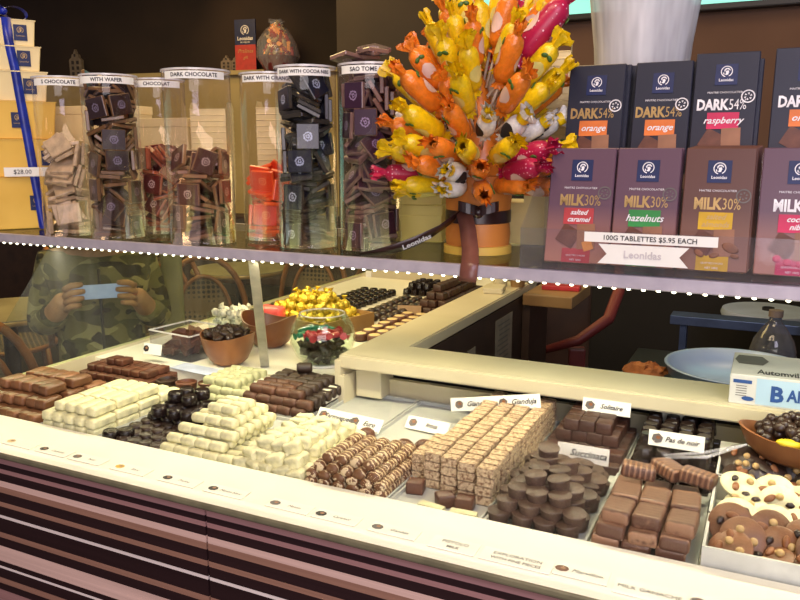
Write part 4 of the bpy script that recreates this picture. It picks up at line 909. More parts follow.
# column 2: white bars, long axis running back
m2 = brick(.0200, .046, .0145, .0042, M['whitec'])
heap('white_chocolate_bar', m2, 5, 4, 2, -1.026, -.906, .803, 1.0, .0148, 'long white chocolate bar in the stack beside the milk bricks', 'praline', 'long white chocolate bars', jit=.0008, rj=.03, shrink=(0, 0))
heap('white_chocolate_bar', m2, 4, 3, 1, -1.010, -.915, .815, .96, .0148, 'long white chocolate bar in the stack beside the milk bricks', 'praline', 'long white chocolate bars', jit=.001, rj=.04, shrink=(0, 0), z0=TZ + .0296)
# column 3: round dark pralines
r3 = MB().lathe([(0, 0), (.0115, 0), (.0128, .004), (.0125, .0125), (.0105, .0165), (.0085, .0158), (.004, .0165), (0, .0165)], 18).mesh('praline', M['blackc'], True)
r3f = MB().lathe([(0, 0), (.0108, 0), (.0116, .003), (.0100, .0085), (.0075, .0075), (.0045, .0088), (0, .0088)], 18).mesh('praline', M['darkc'], True)
heap('ridged_dark_praline', r3f, 5, 4, 1, -.897, -.783, .806, .905, .01, 'low ridged round dark praline at the front of the black praline heap', 'praline', 'low ridged dark pralines', jit=.001)
heap('round_black_praline', r3, 4, 5, 1, -.895, -.785, .895, 1.0, .02, 'tall round black praline in the heap left of the white rolls', 'praline', 'tall round black pralines', jit=.0015)
heap('round_black_praline', r3, 3, 3, 1, -.875, -.790, .885, .96, .02, 'tall round black praline in the heap left of the white rolls', 'praline', 'tall round black pralines', jit=.002, z0=TZ + .0165)
heap('round_black_praline', r3, 2, 2, 1, -.868, -.81, .91, .97, .02, 'tall round black praline in the heap left of the white rolls', 'praline', 'tall round black pralines', jit=.003, z0=TZ + .033)
for (x, y) in ((-.885, .815), (-.868, .83)):
    obj('round_black_praline', r3, None, (x, y, TZ + .0), (0, 0, 0), 'tall round black praline at the front corner of the black heap', 'praline', 'tall black pralines at the front corner')
# column 4: pyramid of white rolls
r4 = roll(.0275, .0088, M['whitec'], 'X', squash=.85)
for l, (n, x0, y0, y1) in enumerate(((5, -.782, .806, .95), (4.5, -.779, .818, .95), (4, -.772, .834, .95), (3, -.760, .852, .945), (2, -.745, .872, .94))):
    nn = int(n); rowsn = int((y1 - y0) / .0185)
    for j in range(rowsn):
        for i in range(nn):
            if l < 3 and 1 <= j < rowsn - 2 and i < nn - 2: continue
            obj('white_chocolate_roll', r4, None, (x0 + .0140 + i * .0262 + near(0, .001), y0 + .009 + j * .0185 + near(0, .0008), TZ + l * .0118), (0, 0, near(0, .05)), 'white chocolate roll in the tall pyramid at the middle left', 'praline', 'white chocolate rolls of the tall pyramid')
# column 5: chunky white pieces
r5 = brick(.026, .020, .016, .005, M['whitec'], seed=5, jit=.0015)
heap('chunky_white_praline', r5, 5, 9, 3, -.652, -.533, .804, .985, 0.0122, 'chunky irregular white praline between the rolls and the swirled pralines', 'praline', 'chunky white pralines', jit=.003, rj=.5, shrink=(.45, .7), rotf=lambda i, j, l: (rnd.uniform(-.2, .2), rnd.uniform(-.2, .2), 0))
# column 6: swirled milk rolls
r6 = roll(.0285, .0093, M['swirl'], 'Y', squash=.78)
for l in range(4):
    nx = [6, 6, 5, 4][l]; ny = 4 if l < 3 else 3
    for i in range(nx):
        for j in range(ny):
            if l < 2 and 1 < i < nx - 1 and 1 <= j < ny - 1: continue
            obj('swirled_praline', r6, None, (-.5195 + i * .0203 + (0, .0, .010, .020)[l] + near(0, .0008), .8185 + j * .030 + (.0, .002, .004, .012)[l] + near(0, .001), TZ + l * .0105), (0, 0, near(0, .05)), 'milk praline with pale swirled stripes in the neat stack', 'praline', 'swirled milk pralines')
# column 7: printed wrapped squares in five long rows
r7 = MB().box((0, 0, .0062), (.0225, .0162, .0118), bev=.0012, seg=1).jitter(.0004, 3).mesh('praline', M['wafer'])
rowspec = [(-.3985, .885, .975, 3), (-.3725, .868, 1.165, 4), (-.3465, .862, 1.165, 4), (-.3205, .856, 1.165, 4), (-.2935, .850, 1.165, 4)]
for i, (x, y0, y1, nz) in enumerate(rowspec):
    ny = int((y1 - y0) / .0172)
    for j in range(ny):
        for l in range(nz):
            if not (l == nz - 1 or j == 0 or i == 4 or j == ny - 1 or i == 0): continue
            obj('wrapped_wafer', r7, None, (x + near(0, .0011), y0 + .0085 + j * .0172, TZ + l * .0125), (near(0, .03), near(0, .03), near(0, .04)), 'printed paper wrapped square in the long tall rows behind the single pieces', 'praline', 'printed paper wrapped squares')
r7b = brick(.022, .020, .016, .002, M['milk2'])
for (x, y, rz, l) in ((-.387, .852, .2, 'single brown cube praline lying left in front of the wrapped squares'), (-.338, .832, .7, 'single brown cube praline lying in front of the middle wrapped row'), (-.312, .834, .1, 'single brown cube praline lying beside the dark cup pralines')):
    obj('praline', r7b, None, (x, y, TZ), (0, 0, rz), l, 'praline')
wdg = MB().poly([Vector((-.016, -.007, 0)), Vector((.016, -.007, 0)), Vector((.016, .007, 0)), Vector((-.016, .007, 0))], .011).jitter(.0012, 2).mesh('praline', M['whitec'])
for (x, y, rz, l) in ((-.345, .806, -.1, 'pale white chocolate slab at the ledge in front of the wrapped squares'), (-.303, .806, .1, 'pale white chocolate slab at the ledge beside the dark cups')):
    obj('praline', wdg, None, (x, y, TZ), (0, 0, rz), l, 'praline')
# column 8: dark cups, loose conical heap
r8 = MB().lathe([(0, 0), (.0108, 0), (.0114, .001), (.0136, .0150), (.0138, .0166), (.0128, .0176), (0, .0180)], 20).jitter(.0003, 1).mesh('praline', M['cocoa'], True, 40)
for l in range(4):
    nx = [4, 4, 3, 2][l]; ny = [7, 6, 5, 3][l]
    for i in range(nx):
        for j in range(ny):
            if l < 2 and 0 < i < nx - 1 and 1 < j < ny - 1: continue
            ox = -.2175 - (nx - 1) * .0270 / 2; st_ = .006 * ((j + l) % 2)
            obj('cocoa_cup_praline', r8, None, (ox + i * .0270 + st_ - .003 + near(0, .0015), .817 + [0, .010, .022, .040][l] + j * .0265 + near(0, .0015), TZ + l * .0122), (rnd.uniform(-.16, .16), rnd.uniform(-.16, .16), 0), 'cocoa dusted dark cup praline in the loose heap at the middle right', 'praline', 'cocoa dusted dark cup pralines')
obj('cocoa_cup_praline', r8, None, (-.232, .92, TZ + .049), (.2, .1, 0), 'cocoa dusted dark cup praline on the very top of its heap', 'praline')
# column 9: ribbed milk bars
r9 = MB().box((0, 0, .0085), (.0315, .042, .0170), bev=.0055, seg=4).jitter(.0002, 1).mesh('praline', M['ribbed'], True)
for l in range(3):
    nx = [4, 4, 3][l]; sp = [.0275, .0275, .0330][l]
    for i in range(nx if l == 2 else 3):
        for j in range([4, 3, 2][l]):
            x = -.0985 - 1 * .036 + i * .0345 + (-.003 + .005 * l)
            obj('ribbed_chocolate_bar', r9, None, (x + near(0, .0015), .827 + j * .0465 + [0, .0, .010][l] + near(0, .0015), TZ + l * .0135), (rnd.uniform(-.05, .05), rnd.uniform(-.04, .04), near(0, .06)), 'large milk chocolate bar with ribbed top beside the white boxes', 'praline', 'ribbed milk chocolate bars')
for (x, y, z, rz) in ((-.125, .955, .030, .5), (-.09, .975, .030, -.3), (-.055, .965, .030, .2)):
    obj('ribbed_chocolate_bar', r9, None, (x, y, TZ + z), (.1, .15, rz + 1.2), 'ribbed milk bar lying crosswise at the back of its heap', 'praline', 'crosswise ribbed milk bars')
# column 8 back: plain cubes ; column 9 back: black caps
r10 = brick(.0225, .0225, .0175, .0022, M['cube'], seed=2, jit=.0004)
heap('dark_cube_praline', r10, 5, 5, 3, -.272, -.158, 1.045, 1.172, .0172, 'square plain dark cube praline in the stepped stack under the counter edge', 'praline', 'plain dark cube pralines', jit=.0009, rj=.05, shrink=(.5, .5), backfull=True)
r11 = MB().lathe([(0, 0), (.0118, 0), (.0118, .002), (.0100, .0150), (.0090, .0163), (0, .0165)], 8).mesh('praline', M['blackc'], True, 30)
heap('faceted_black_praline', r11, 5, 8, 4, -.152, -.034, 1.000, 1.180, 0.0125, 'small black faceted praline in the dark heap behind the ribbed bars', 'praline', 'small black faceted pralines', jit=.0015, rj=1, shrink=(.25, .5), backfull=True)
for k, x in enumerate((-.225, -.197, -.170)):
    obj('praline', brick(.024, .016, .009, .001, M['cube']) if k == 0 else bpy.data.objects['praline'].data if 0 else r10, None, (x, 1.022, TZ), (0, 0, .1 * k), 'plain dark square lying before the stepped cube stack', 'praline', 'plain dark squares before the cube stack', sc=(1, .8, .7) if k else None)
# back row left part: milk cubes on a white board, cups, ivory rolls, mixed rolls
tray(-1.185, -.975, 1.010, 1.105, 'white board under the small milk chocolate cubes', .9612)
bz = .965
r12 = brick(.0188, .0285, .0120, .0022, M['milk2'], seed=3, jit=.0004)
for l in range(4):
    nx = [8, 8, 7, 2][l]; ny = [3, 3, 2, 1][l]
    for i in range(nx):
        for j in range(ny):
            if l < 3 and 1 < i < nx - 2 and 1 <= j < ny - 1: continue
            obj('milk_chocolate_block', r12, None, (-1.155 + i * .0222 + [0, .003, .012, .05][l] + near(0, .0008), 1.006 + .012 * l + j * .031 + near(0, .001), bz + l * .0125), (0, 0, near(0, .05)), 'small milk chocolate block in the neat stack by the left glass', 'praline', 'small milk chocolate blocks')
cup = MB().lathe([(0, 0), (.0145, 0), (.0190, .034), (.0165, .035), (.015, .030), (0, .031)], 22)
cupm = cup.mesh('praline', M['darkc'], True, 40); cupm2 = cupm.copy(); cupm2.materials[0] = M['milk2']
for k, (x, y, l) in enumerate(((-.958, 1.020, 'tall black chocolate cup, first of the three beside the milk blocks'), (-.917, 1.024, 'tall brown chocolate cup, middle of the three behind the black pralines'), (-.880, 1.040, 'tall brown chocolate cup, last of three, touching the ivory rolls'))):
    obj('praline', cupm if k == 0 else cupm2, None, (x, y, T), (0, 0, 0), l, 'praline')
r14 = roll(.026, .0092, M['ivory'], 'X')
tray(-.905, -.80, 1.012, 1.165, 'white tray under the ivory rolls')
for l in range(3):
    for i in range(4 - (l > 1)):
        for j in range([7, 6, 5][l]):
            if l < 2 and 0 < i < 3 and 1 <= j < 4: continue
            obj('ivory_roll', r14, None, (-.886 + i * .0255 + l * .006 + near(0, .001), 1.022 + j * .0190 + l * .008, TZ + l * .0128), (0, 0, near(0, .06)), 'greenish ivory roll in the back heap behind the white pyramid', 'praline', 'ivory rolls in the back heap')
tray(-.80, -.659, 1.012, 1.165, 'white tray under the mixed brown and dark rolls')
ra_ = roll(.028, .0095, M['rollmilk'], 'X', 2, .0006); rb_ = roll(.028, .0095, M['rolldark'], 'X', 3, .0006)
for l in range(3):
    for i in range([5, 5, 4][l]):
        for j in range([8, 7, 6][l]):
            if l < 2 and 0 < i < 4 and 2 <= j < 5: continue
            d = j >= (3 if i < 3 else 1) + l * 0
            obj('chocolate_roll', rb_ if d else ra_, None, (-.785 + i * .0270 + l * .008 + near(0, .002), 1.020 + j * .0195 + l * .007 + near(0, .001), TZ + l * .0130), (0, 0, near(0, .25)),
                'dark brown roll at the back of the mixed roll heap' if d else 'reddish milk roll at the front of the mixed roll heap', 'praline', 'dark brown rolls' if d else 'reddish milk rolls')
obj('praline', rb_, None, (-.735, 1.13, TZ + .043), (0, 0, .5), 'dark brown roll lying loose on top of its heap', 'praline')
dome = MB().lathe([(0, 0), (.013, 0), (.0145, .004), (.0125, .011), (.007, .0155), (0, .0165)], 20).mesh('praline', M['darkc'], True, 50)
domem = dome.copy(); domem.materials[0] = M['milk2']
obj('praline', dome, None, (-.598, 1.005, TZ), (0, 0, 0), 'single dark praline lying at the front of the first empty tray', 'praline')
obj('praline', domem, None, (-.535, .992, TZ), (0, 0, 0), 'single round milk praline lying between the two empty trays', 'praline')
for (x, y, l) in ((-.512, .955, 'leftmost'), (-.462, .975, 'middle'), (-.435, .985, 'rightmost')):
    obj('praline', domem, None, (x, y, TZ), (0, 0, 0), '%s plain milk praline of three just behind the swirled stack' % l, 'praline')

# white boxes of mendiants
wb = [(.802, .885, 'front'), (.890, 1.000, 'middle'), (1.005, 1.085, 'back')]
nut = MB().sphere((0, 0, 0), (.0052, .0052, .0048), 12, 7).mesh('hazelnut', M['nutc'], True)
alm = MB().sphere((0, 0, 0), (.0085, .0048, .0032), 12, 7).mesh('almond', M['almondc'], True)
rai = MB().sphere((0, 0, 0), (.0058, .0042, .0034), 10, 6).jitter(.0007, 2).mesh('raisin', M['raisinc'], True)
disc = MB().lathe([(0, -.0028), (.021, -.0028), (.0238, -.001), (.0240, .0008), (.0215, .0028), (0, .003)], 26).mesh('disc', M['milk2'], True, 50)
discs = {}
for k, mm in (('milk', 'milk'), ('white', 'whitec'), ('dark', 'darkc')):
    d_ = disc.copy(); d_.materials[0] = M[mm]; discs[k] = d_
for bi, (y0, y1, w_) in enumerate(wb):
    bxt = thing('white_box', 'open white plastic box, %s one of three, full of nut topped discs' % w_, 'box', (.0825, (y0 + y1) / 2, T))
    W_, D_, H_ = .237, y1 - y0, .034
    mb = MB(); mb.box((0, 0, .0015), (W_, D_, .003))
    for s in (-1, 1): mb.box((s * (W_ / 2 - .0015), 0, H_ / 2), (.003, D_, H_)); mb.box((0, s * (D_ / 2 - .0015), H_ / 2), (W_ - .006, .003, H_))
    obj('box_body', mb.mesh('box_body', M['white']), bxt)
    if bi == 1: obj('base_block', MB().box((0, 0, -.002), (.01, .01, .001)).mesh('base_block', M['white']), bxt)
    pass
    kd = ['milk', 'white', 'dark'][bi]
    lab = {'milk': 'milk chocolate disc with hazelnuts and almonds in the nearest white box', 'white': 'white chocolate disc with raisins and nuts in the middle white box', 'dark': 'dark chocolate disc with hazelnuts in the rear white box'}[kd]
    pass
    spots = []
    for row in range(3):
        for q in range(6):
            spots.append((-.092 + q * .036 + (.012 if row % 2 else 0) + near(0, .004), y0 + .031 + row * (D_ - .046) / 2.3 + near(0, .002), .016 + row * .008 + near(0, .003), rnd.uniform(.15, .7) if row == 0 else rnd.uniform(.15, 1.0), rnd.uniform(-.5, .5)))
    for (px, py, pz, tx_, ty_) in spots:
        o = thing('nut_disc', lab, 'chocolate', (px + .0825, py, T + .003 + pz), (tx_, ty_, rnd.uniform(-.3, .3)), kd + ' chocolate nut discs')
        obj('disc', discs[kd], o)
        up = 1
        kinds = {'milk': [[nut, alm, rai, nut], [nut, nut, alm, rai], [rai, alm, nut]], 'white': [[rai, nut, alm, alm], [rai, rai, nut, alm, nut], [nut, rai, alm]], 'dark': [[nut, alm, nut], [nut, nut, alm, rai], [alm, rai, nut]]}[kd][rnd.randrange(3)]
        for q, kk in enumerate(kinds):
            an = q * 2 * PI / len(kinds) + rnd.uniform(-.5, .5)
            obj(kk.name.split('.')[0], kk, o, (.0115 * math.cos(an) * (1, .8)[q % 2], .0115 * math.sin(an) * (1, .8)[q % 2], up * .0045), (0, 0, rnd.uniform(0, 3)), sc=(.88, .88, .88))

# wooden bowl of clusters behind the boxes
def bowl(name_, lab, loc, rx, ry, h, m, lift=0, wall=.003, base=.45, rz=0):
    t = thing('wooden_bowl' if m is M['bowlwood'] else 'glass_bowl', lab, 'bowl', loc, (0, 0, rz))
    mb = MB(); n = 36; rings = []
    prof = [(0, 0), (base, 0), (.70, .18), (.88, .5), (1.0, 1.0), (.955, 1.0), (.84, .52), (.66, .22), (.3, .08), (0, .08)]
    for (r_, z_) in prof:
        if r_ == 0: rings.append([mb.b.verts.new((0, 0, z_ * h))]); continue
        ring = []
        for k in range(n):
            a = 2 * PI * k / n; zz = z_ * h + (lift * math.cos(2 * a) * z_ ** 2)
            ring.append(mb.b.verts.new((r_ * rx * math.cos(a), r_ * ry * math.sin(a), zz)))
        rings.append(ring)
    for a, c in zip(rings, rings[1:]):
        for k in range(n):
            k2 = (k + 1) % n
            if len(a) == 1: mb.b.faces.new((a[0], c[k2], c[k]))
            elif len(c) == 1: mb.b.faces.new((a[k], a[k2], c[0]))
            else: mb.b.faces.new((a[k], a[k2], c[k2], c[k]))
    obj('bowl_body', mb.mesh('bowl_body', m, True, 60), t); return t
cl = MB()
for k in range(9): cl.sphere((rnd.uniform(-.011, .011), rnd.uniform(-.009, .009), rnd.uniform(-.003, .006)), rnd.uniform(.006, .009), 9, 6)
clm = cl.jitter(.0006, 4).mesh('cluster', M['darkc'], True)
stand = obj('cream_plinth', MB().box((0, 0, 0), (.24, .036, .036), bev=.001).mesh('plinth', M['white']), None, (.083, 1.108, .979), label='white strip of shelf between the boxes and the cream counter', cat='shelf strip')
bowl('b', 'wooden bowl of dark nut clusters at the right, behind the white boxes', (.072, 1.075, .998), .088, .045, .042, M['bowlwood'], .006)
for k in range(16):
    a = k * 2.4; rr = .017 * math.sqrt(k) * .9
    obj('nut_cluster', clm, None, (.066 + rr * math.cos(a) * 1.0, 1.075 + rr * math.sin(a) * .42, 1.034 + max(0, .022 - k * .0014)), (rnd.random(), rnd.random(), k), 'knobbly dark chocolate nut cluster in the wooden bowl at the right', 'chocolate', 'nut clusters in the wooden bowl')
obj('dried_fruit', MB().sphere((0, 0, 0), (.017, .007, .005), 14, 7).mesh('dried_fruit', M['yellowleaf'], True), None, (.046, 1.040, 1.037), (.3, .1, .2), 'yellow dried fruit slice at the front rim of the right wooden bowl', 'fruit')
obj('nut_cluster', MB().sphere((0, 0, 0), (.015, .013, .013), 14, 9).mesh('cluster', M['blackc'], True), None, (.074, 1.036, 1.042), (0, 0, 0), 'smooth round black praline at the front rim of the right wooden bowl', 'praline')
tg = thing('serving_tongs', 'clear plastic tongs lying across the black pralines beside the white boxes', 'tongs', (-.05, 1.0, 1.012), (0, 0, .35))
for s in (-1, 1): obj('arm', MB().tube([(-.05, s * .004, .004), (0, s * .007, .008), (.05, 0, .024)], [.0014, .0024, .0014], 8).mesh('arm', M['cello'], True), tg)

# ------------------------------------------------------------------ cards and small labels
def card(name_, x, y, z, w_, h_, txt, lab, icon=None, rz=0, tilt=-.25, shear=.35, size=.0085, second=None, roll_=0):
    t = thing('price_card', lab, 'card', (x, y, z), (tilt, roll_, rz))
    obj('card', MB().box((0, 0, h_ / 2), (w_, .0008, h_)).mesh('card', M['paper']), t)
    def unit(ix, tx, s_, ic):
        if ic:
            im = hexa(h_ * .36, M[ic], .9, 6, .3); i_ = obj('picture', im, t, (ix, -.0010, h_ * .5), (PI / 2, 0, 0))
            obj('picture_top', hexa(h_ * .16, M['almondc'] if ic == 'hexgrey' else M['pic_choc2'], .8, 5, .9), i_, (h_ * .05, h_ * .06, .0003))
        if s_: text(s_, size * 1.15, M['ink'], t, (tx, -.0010, h_ * .5), shear=shear, bold=.00018)
    if second:
        unit(-w_ * .40, -w_ * .18, txt, icon); unit(w_ * .10, w_ * .32, second, icon)
    else: unit(-w_ * .34, w_ * .10, txt, icon)
    return t
card('c', -.366, 1.105, 1.000, .150, .0215, 'Gianduja', 'long white card with two pictures standing above the wrapped squares', 'hexgrey', 0, second='Gianduja', size=.010, roll_=-.19)
card('c', -.198, 1.122, 1.013, .071, .021, 'Solitaire', 'white card with a brown cube picture above the plain cubes', 'hexgrey', 0)
card('c', -.089, 1.036, 1.0085, .071, .021, 'Pas de noir', 'white card with a grey cube picture among the small black pralines', 'hexgrey', 0, size=.0082)
card('c', -.203, .992, .985, .070, .023, 'Succinata', 'white card without a picture behind the dark cup heap', None, 0, size=.0115, tilt=-.2)
card('c', -.585, 1.015, .9665, .125, .024, 'Cartouquet', 'long white card with two small pictures lying in the first empty tray', 'hexgrey', -.10, -.75, second='Euro', size=.010)
card('c', -.462, 1.050, .9665, .075, .022, 'Irma', 'white card with a dark oval picture in the second empty tray', 'hexgrey', -.10, -.75, size=.010)
card('c', -.800, 1.145, .972, .125, .020, '', 'white card with a blue hexagon picture behind the ivory rolls', 'navy', -.1, -.35)
card('c', -1.06, 1.092, 1.012, .045, .021, '', 'small white card with a dark round picture behind the milk blocks', 'ink', 0)
cs = thing('price_card', 'blank bluish white card lying flat in front of the clear acrylic box', 'card', (-.955, 1.095, .9955), (0, 0, -.1))
obj('card', MB().box((0, 0, 0), (.10, .04, .0008)).mesh('card', mat('bluish_paper', (190, 200, 226), .5)), cs)
# flat labels lying near the outer edge of the ledge
def ledge_z(y): return .9715 + (y - .695) / .102 * .004
def flat_label(x, y, w_, d_, txt, lab, icon=True, size=.007, txt2=None, caps=False):
    t = thing('ledge_label', lab, 'label', (x, y, ledge_z(y) + .0006), (.039, 0, 0))
    obj('card', MB().box((0, 0, 0), (w_, d_, .0005)).mesh('card', M['paper']), t)
    if icon: 
        i_ = obj('picture', hexa(.0075, M[icon], .75, 8), t, (-w_ * .36, 0, .0006)); obj('picture_top', hexa(.003, M['pic_choc2'], .8, 6), i_, (.001, .001, .0002))
    if txt: text(txt, size, M['ink'], t, (w_ * .1 if icon else 0, .004 if txt2 else 0, .0006), (0, 0, 0), shear=0 if caps else .35)
    if txt2: text(txt2, size * .85, M['inkgrey'], t, (0, -.005, .0006), (0, 0, 0), bold=.0001)
fl = [(-.975, 'creamtop', '', 'ledge label with a pale picture in front of the white bars'), (-.905, 'ink', 'Cerisette', 'ledge label before the gap between the white bars and the black pralines'), (-.838, 'hexgrey', 'Noir', 'ledge label in front of the low ridged dark pralines'),
      (-.757, 'f_yellow', 'Blanc', 'ledge label with a yellow picture in front of the white roll pyramid'), (-.672, 'ink', 'Praline', 'ledge label before the right side of the white roll pyramid'), (-.596, 'ink', 'Manon blanc', 'ledge label at the front panel joint'),
      (-.500, 'hexgrey', 'Manon', 'ledge label in front of the left swirled pralines'), (-.434, 'ink', 'Caramel', 'ledge label in front of the right swirled pralines'), (-.358, 'hexgrey', 'Gianduja', 'ledge label left of the printed capitals card'),
      ]
for x, ic, tx, lb in fl: flat_label(x, .729, .060, .022, tx, lb, ic, .0065)
flat_label(-.284, .728, .055, .026, 'PISTOLO', 'white ledge label in small capitals in front of the wrapped squares', None, .008, 'MILK', True)
flat_label(-.213, .728, .078, .026, 'EXPLORATION', 'ledge label in capitals in front of the dark cup pralines', None, .008, 'WITH FINE PIECES', True)
flat_label(-.145, .732, .056, .026, 'Marvillon', 'ledge label with a brown cube picture before the ribbed milk bars', 'pic_choc', .0085)
flat_label(-.077, .726, .068, .028, 'MILK GANACHE', 'white ledge label reading MILK GANACHE at the lower right', None, .0085, None, True)
flat_label(-.014, .730, .050, .026, '', 'ledge label with a dark picture at the lower right beside MILK GANACHE', 'hexgrey', .0085)
# ------------------------------------------------------------------ raised shelf items behind the trays
SZ = .9945
# clear box of cocoa dusted wedges
ab = thing('acrylic_box', 'clear square acrylic box of brown triangular pralines', 'box', (-1.045, 1.185, SZ), (0, 0, -.12))
mb = MB(); W_, D_, H_ = .115, .105, .052
mb.box((0, 0, .001), (W_, D_, .002))
for s in (-1, 1): mb.box((s * W_ / 2, 0, H_ / 2), (.002, D_, H_)); mb.box((0, s * D_ / 2, H_ / 2), (W_, .002, H_))
obj('box_wall', mb.mesh('box_wall', M['acryl2']), ab)
mb = MB()
for s in (-1, 1): mb.box((s * W_ / 2, 0, H_), (.003, D_ + .003, .0025)); mb.box((0, s * D_ / 2, H_), (W_, .003, .0025))
obj('rim', mb.mesh('rim', M['rimacryl']), ab)
wg = MB().poly([Vector((-.014, -.010, 0)), Vector((.014, -.010, 0)), Vector((0, .016, 0))], .015).jitter(.0008, 2).mesh('praline', M['milk2'])
for k in range(30):
    l = k // 12
    obj('triangular_praline', wg, None, (-1.045 + rnd.uniform(-.036, .036) * (1 - .2 * l), 1.185 + rnd.uniform(-.033, .033) * (1 - .2 * l), SZ + .006 + l * .014 + rnd.uniform(0, .004)), (rnd.uniform(-.5, .5), rnd.uniform(-.5, .5), rnd.uniform(0, 6)), 'brown triangular praline in the clear acrylic box', 'praline', 'triangular pralines in the clear box')
# front wooden bowl with dark pieces
bowl('b', 'round wooden bowl of dark wrapped pieces left of the metal post', (-.925, 1.155, SZ), .054, .050, .060, M['bowlwood'], .004)
chip = brick(.018, .013, .010, .003, M['darkc'], name='chip', seed=8, jit=.002)
for k in range(26):
    a = k * 2.4; rr = .0085 * math.sqrt(k)
    obj('dark_chip', chip, None, (-.925 + rr * math.cos(a), 1.155 + rr * math.sin(a) * .9, SZ + .054 + max(0, .012 - k * .0006)), (rnd.uniform(-.5, .5), rnd.uniform(-.5, .5), k), 'dark chipped praline heaped in the round wooden bowl', 'praline', 'dark pralines in the wooden bowl')
# empty wavy bowl
bowl('b', 'empty dark wooden bowl with wavy rim behind the metal post', (-.935, 1.305, SZ), .062, .052, .062, mat('bowl_wood_dark', (120, 70, 38), .35, c2=(90, 50, 28), scale=14), .009)
bpy.data.objects['glass_bowl'].name = 'wavy_bowl'
# glass of white tissue sweets and a red pack
gj = thing('glass_jar', 'short clear glass full of white wrapped sweets', 'jar', (-1.06, 1.345, SZ))
obj('jar_wall', MB().lathe([(0, 0), (.050, 0), (.054, .005), (.056, .055)], 28).mesh('jar_wall', M['bowlglass'], True), gj)
puff = MB().sphere((0, 0, 0), (.011, .010, .009), 12, 8).jitter(.0018, 3)
puff.lathe([(.004, .007), (.002, .010), (.007, .017), (.0, .013)], 8)
puffm = puff.mesh('sweet', M['whitewrap'], True)
for k in range(34):
    a = k * 2.4; l = k // 12; rr = .040 * math.sqrt(((k % 12) + .5) / 12)
    obj('wrapped_sweet', puffm, None, (-1.06 + rr * math.cos(a), 1.345 + rr * math.sin(a), SZ + .016 + l * .019), (rnd.random(), rnd.random(), k), 'white tissue wrapped sweet in the short glass', 'sweet', 'white wrapped sweets in the glass')
rp2 = obj('red_sweet_pack', MB().box((0, 0, .03), (.06, .045, .06), bev=.01, seg=3).jitter(.002, 1).mesh('pack', M['pinkfoil'], True), None, (-1.005, 1.41, SZ), (0, 0, .3), label='pinkish red foil pack behind the white sweets, left of the metal post', cat='packet')
# gold balls heap in a low tray
gb = MB().sphere((0, 0, 0), .0125, 12, 8).jitter(.0012, 3).lathe([(.003, .011), (.002, .014), (.008, .021), (0, .016)], 7).mesh('sweet', M['goldfoil'])
wb_ = thing('wicker_tray', 'low tan tray under the heap of gold wrapped sweets', 'tray', (-.945, 1.50, SZ), (0, 0, -.25))
mb = MB(); mb.box((0, 0, .002), (.22, .17, .004))
for s in (-1, 1): mb.box((s * .11, 0, .018), (.004, .17, .036)); mb.box((0, s * .085, .018), (.22, .004, .036))
obj('tray_body', mb.mesh('tray_body', M['tablewood']), wb_)
for l, (nx, ny) in enumerate(((8, 6), (7, 5), (6, 4), (4, 3))):
    for i in range(nx):
        for j in range(ny):
            if l < 3 and 1 < i < nx - 2 and 1 < j < ny - 2: continue
            obj('gold_wrapped_sweet', gb, None, (-.945 + (i - (nx - 1) / 2) * .0245 + near(0, .003), 1.50 + (j - (ny - 1) / 2) * .0245 + near(0, .003), SZ + .016 + l * .018), (rnd.random(), rnd.random(), rnd.uniform(0, 6)), 'gold foil wrapped sweet in the heap behind the glass bowl', 'sweet', 'gold wrapped sweets')
# fish bowl
fb = thing('fish_bowl', 'round clear glass bowl with foil sweets over dark pieces', 'bowl', (-.76, 1.235, SZ))
obj('bowl_wall', MB().lathe([(0, 0), (.036, 0), (.038, .004), (.052, .018), (.0625, .040), (.064, .056), (.060, .075), (.050, .093), (.044, .100), (.0435, .100), (.0485, .092), (.058, .074), (.0615, .056), (.060, .042), (.05, .022), (.03, .010), (0, .009)], 40).mesh('bowl_wall', M['bowlglass'], True), fb)
obj('rim', MB().lathe([(.0425, .099), (.0445, .099), (.0445, .101), (.0425, .101), (.0425, .099)], 36).mesh('rim', M['rimacryl'], True), fb)
obj('foot', MB().lathe([(.030, .0), (.040, .0), (.039, .004), (.03, .004)], 36).mesh('foot', M['rimacryl'], True), fb)
for k in range(34):
    a = k * 2.4; l = k // 12; R_ = (.034, .046, .050)[min(l, 2)]; rr = R_ * math.sqrt(((k % 12) + .5) / 12)
    obj('dark_piece', chip, None, (-.76 + rr * math.cos(a), 1.235 + rr * math.sin(a), SZ + .014 + l * .011), (rnd.random(), rnd.random(), k), 'dark piece at the bottom of the round glass bowl', 'praline', 'dark pieces in the glass bowl')
cd = MB(); cd.tube([(-.016, 0, 0), (-.010, 0, 0), (-.008, 0, 0), (.008, 0, 0), (.010, 0, 0), (.016, 0, 0)], [.007, .002, .0055, .0055, .002, .007], 9)
cdr = cd.mesh('sweet', M['redfoil']); cdt = cdr.copy(); cdt.materials[0] = M['teal']
for k in range(22):
    a = k * 2.4; rr = .043 * math.sqrt((k + .5) / 22); x = rr * math.cos(a); y = rr * math.sin(a)
    tl_ = (x * .9 - y * .43) < -.008
    obj('wrapped_sweet', cdt if tl_ else cdr, None, (-.76 + x, 1.235 + y, SZ + .056 + rnd.uniform(0, .008)), (rnd.uniform(-.4, .4), rnd.uniform(-.4, .4), k), 'green foil twist sweet in the round glass bowl' if tl_ else 'red foil twist sweet in the round glass bowl', 'sweet', 'green sweets in the glass bowl' if tl_ else 'red sweets in the glass bowl')

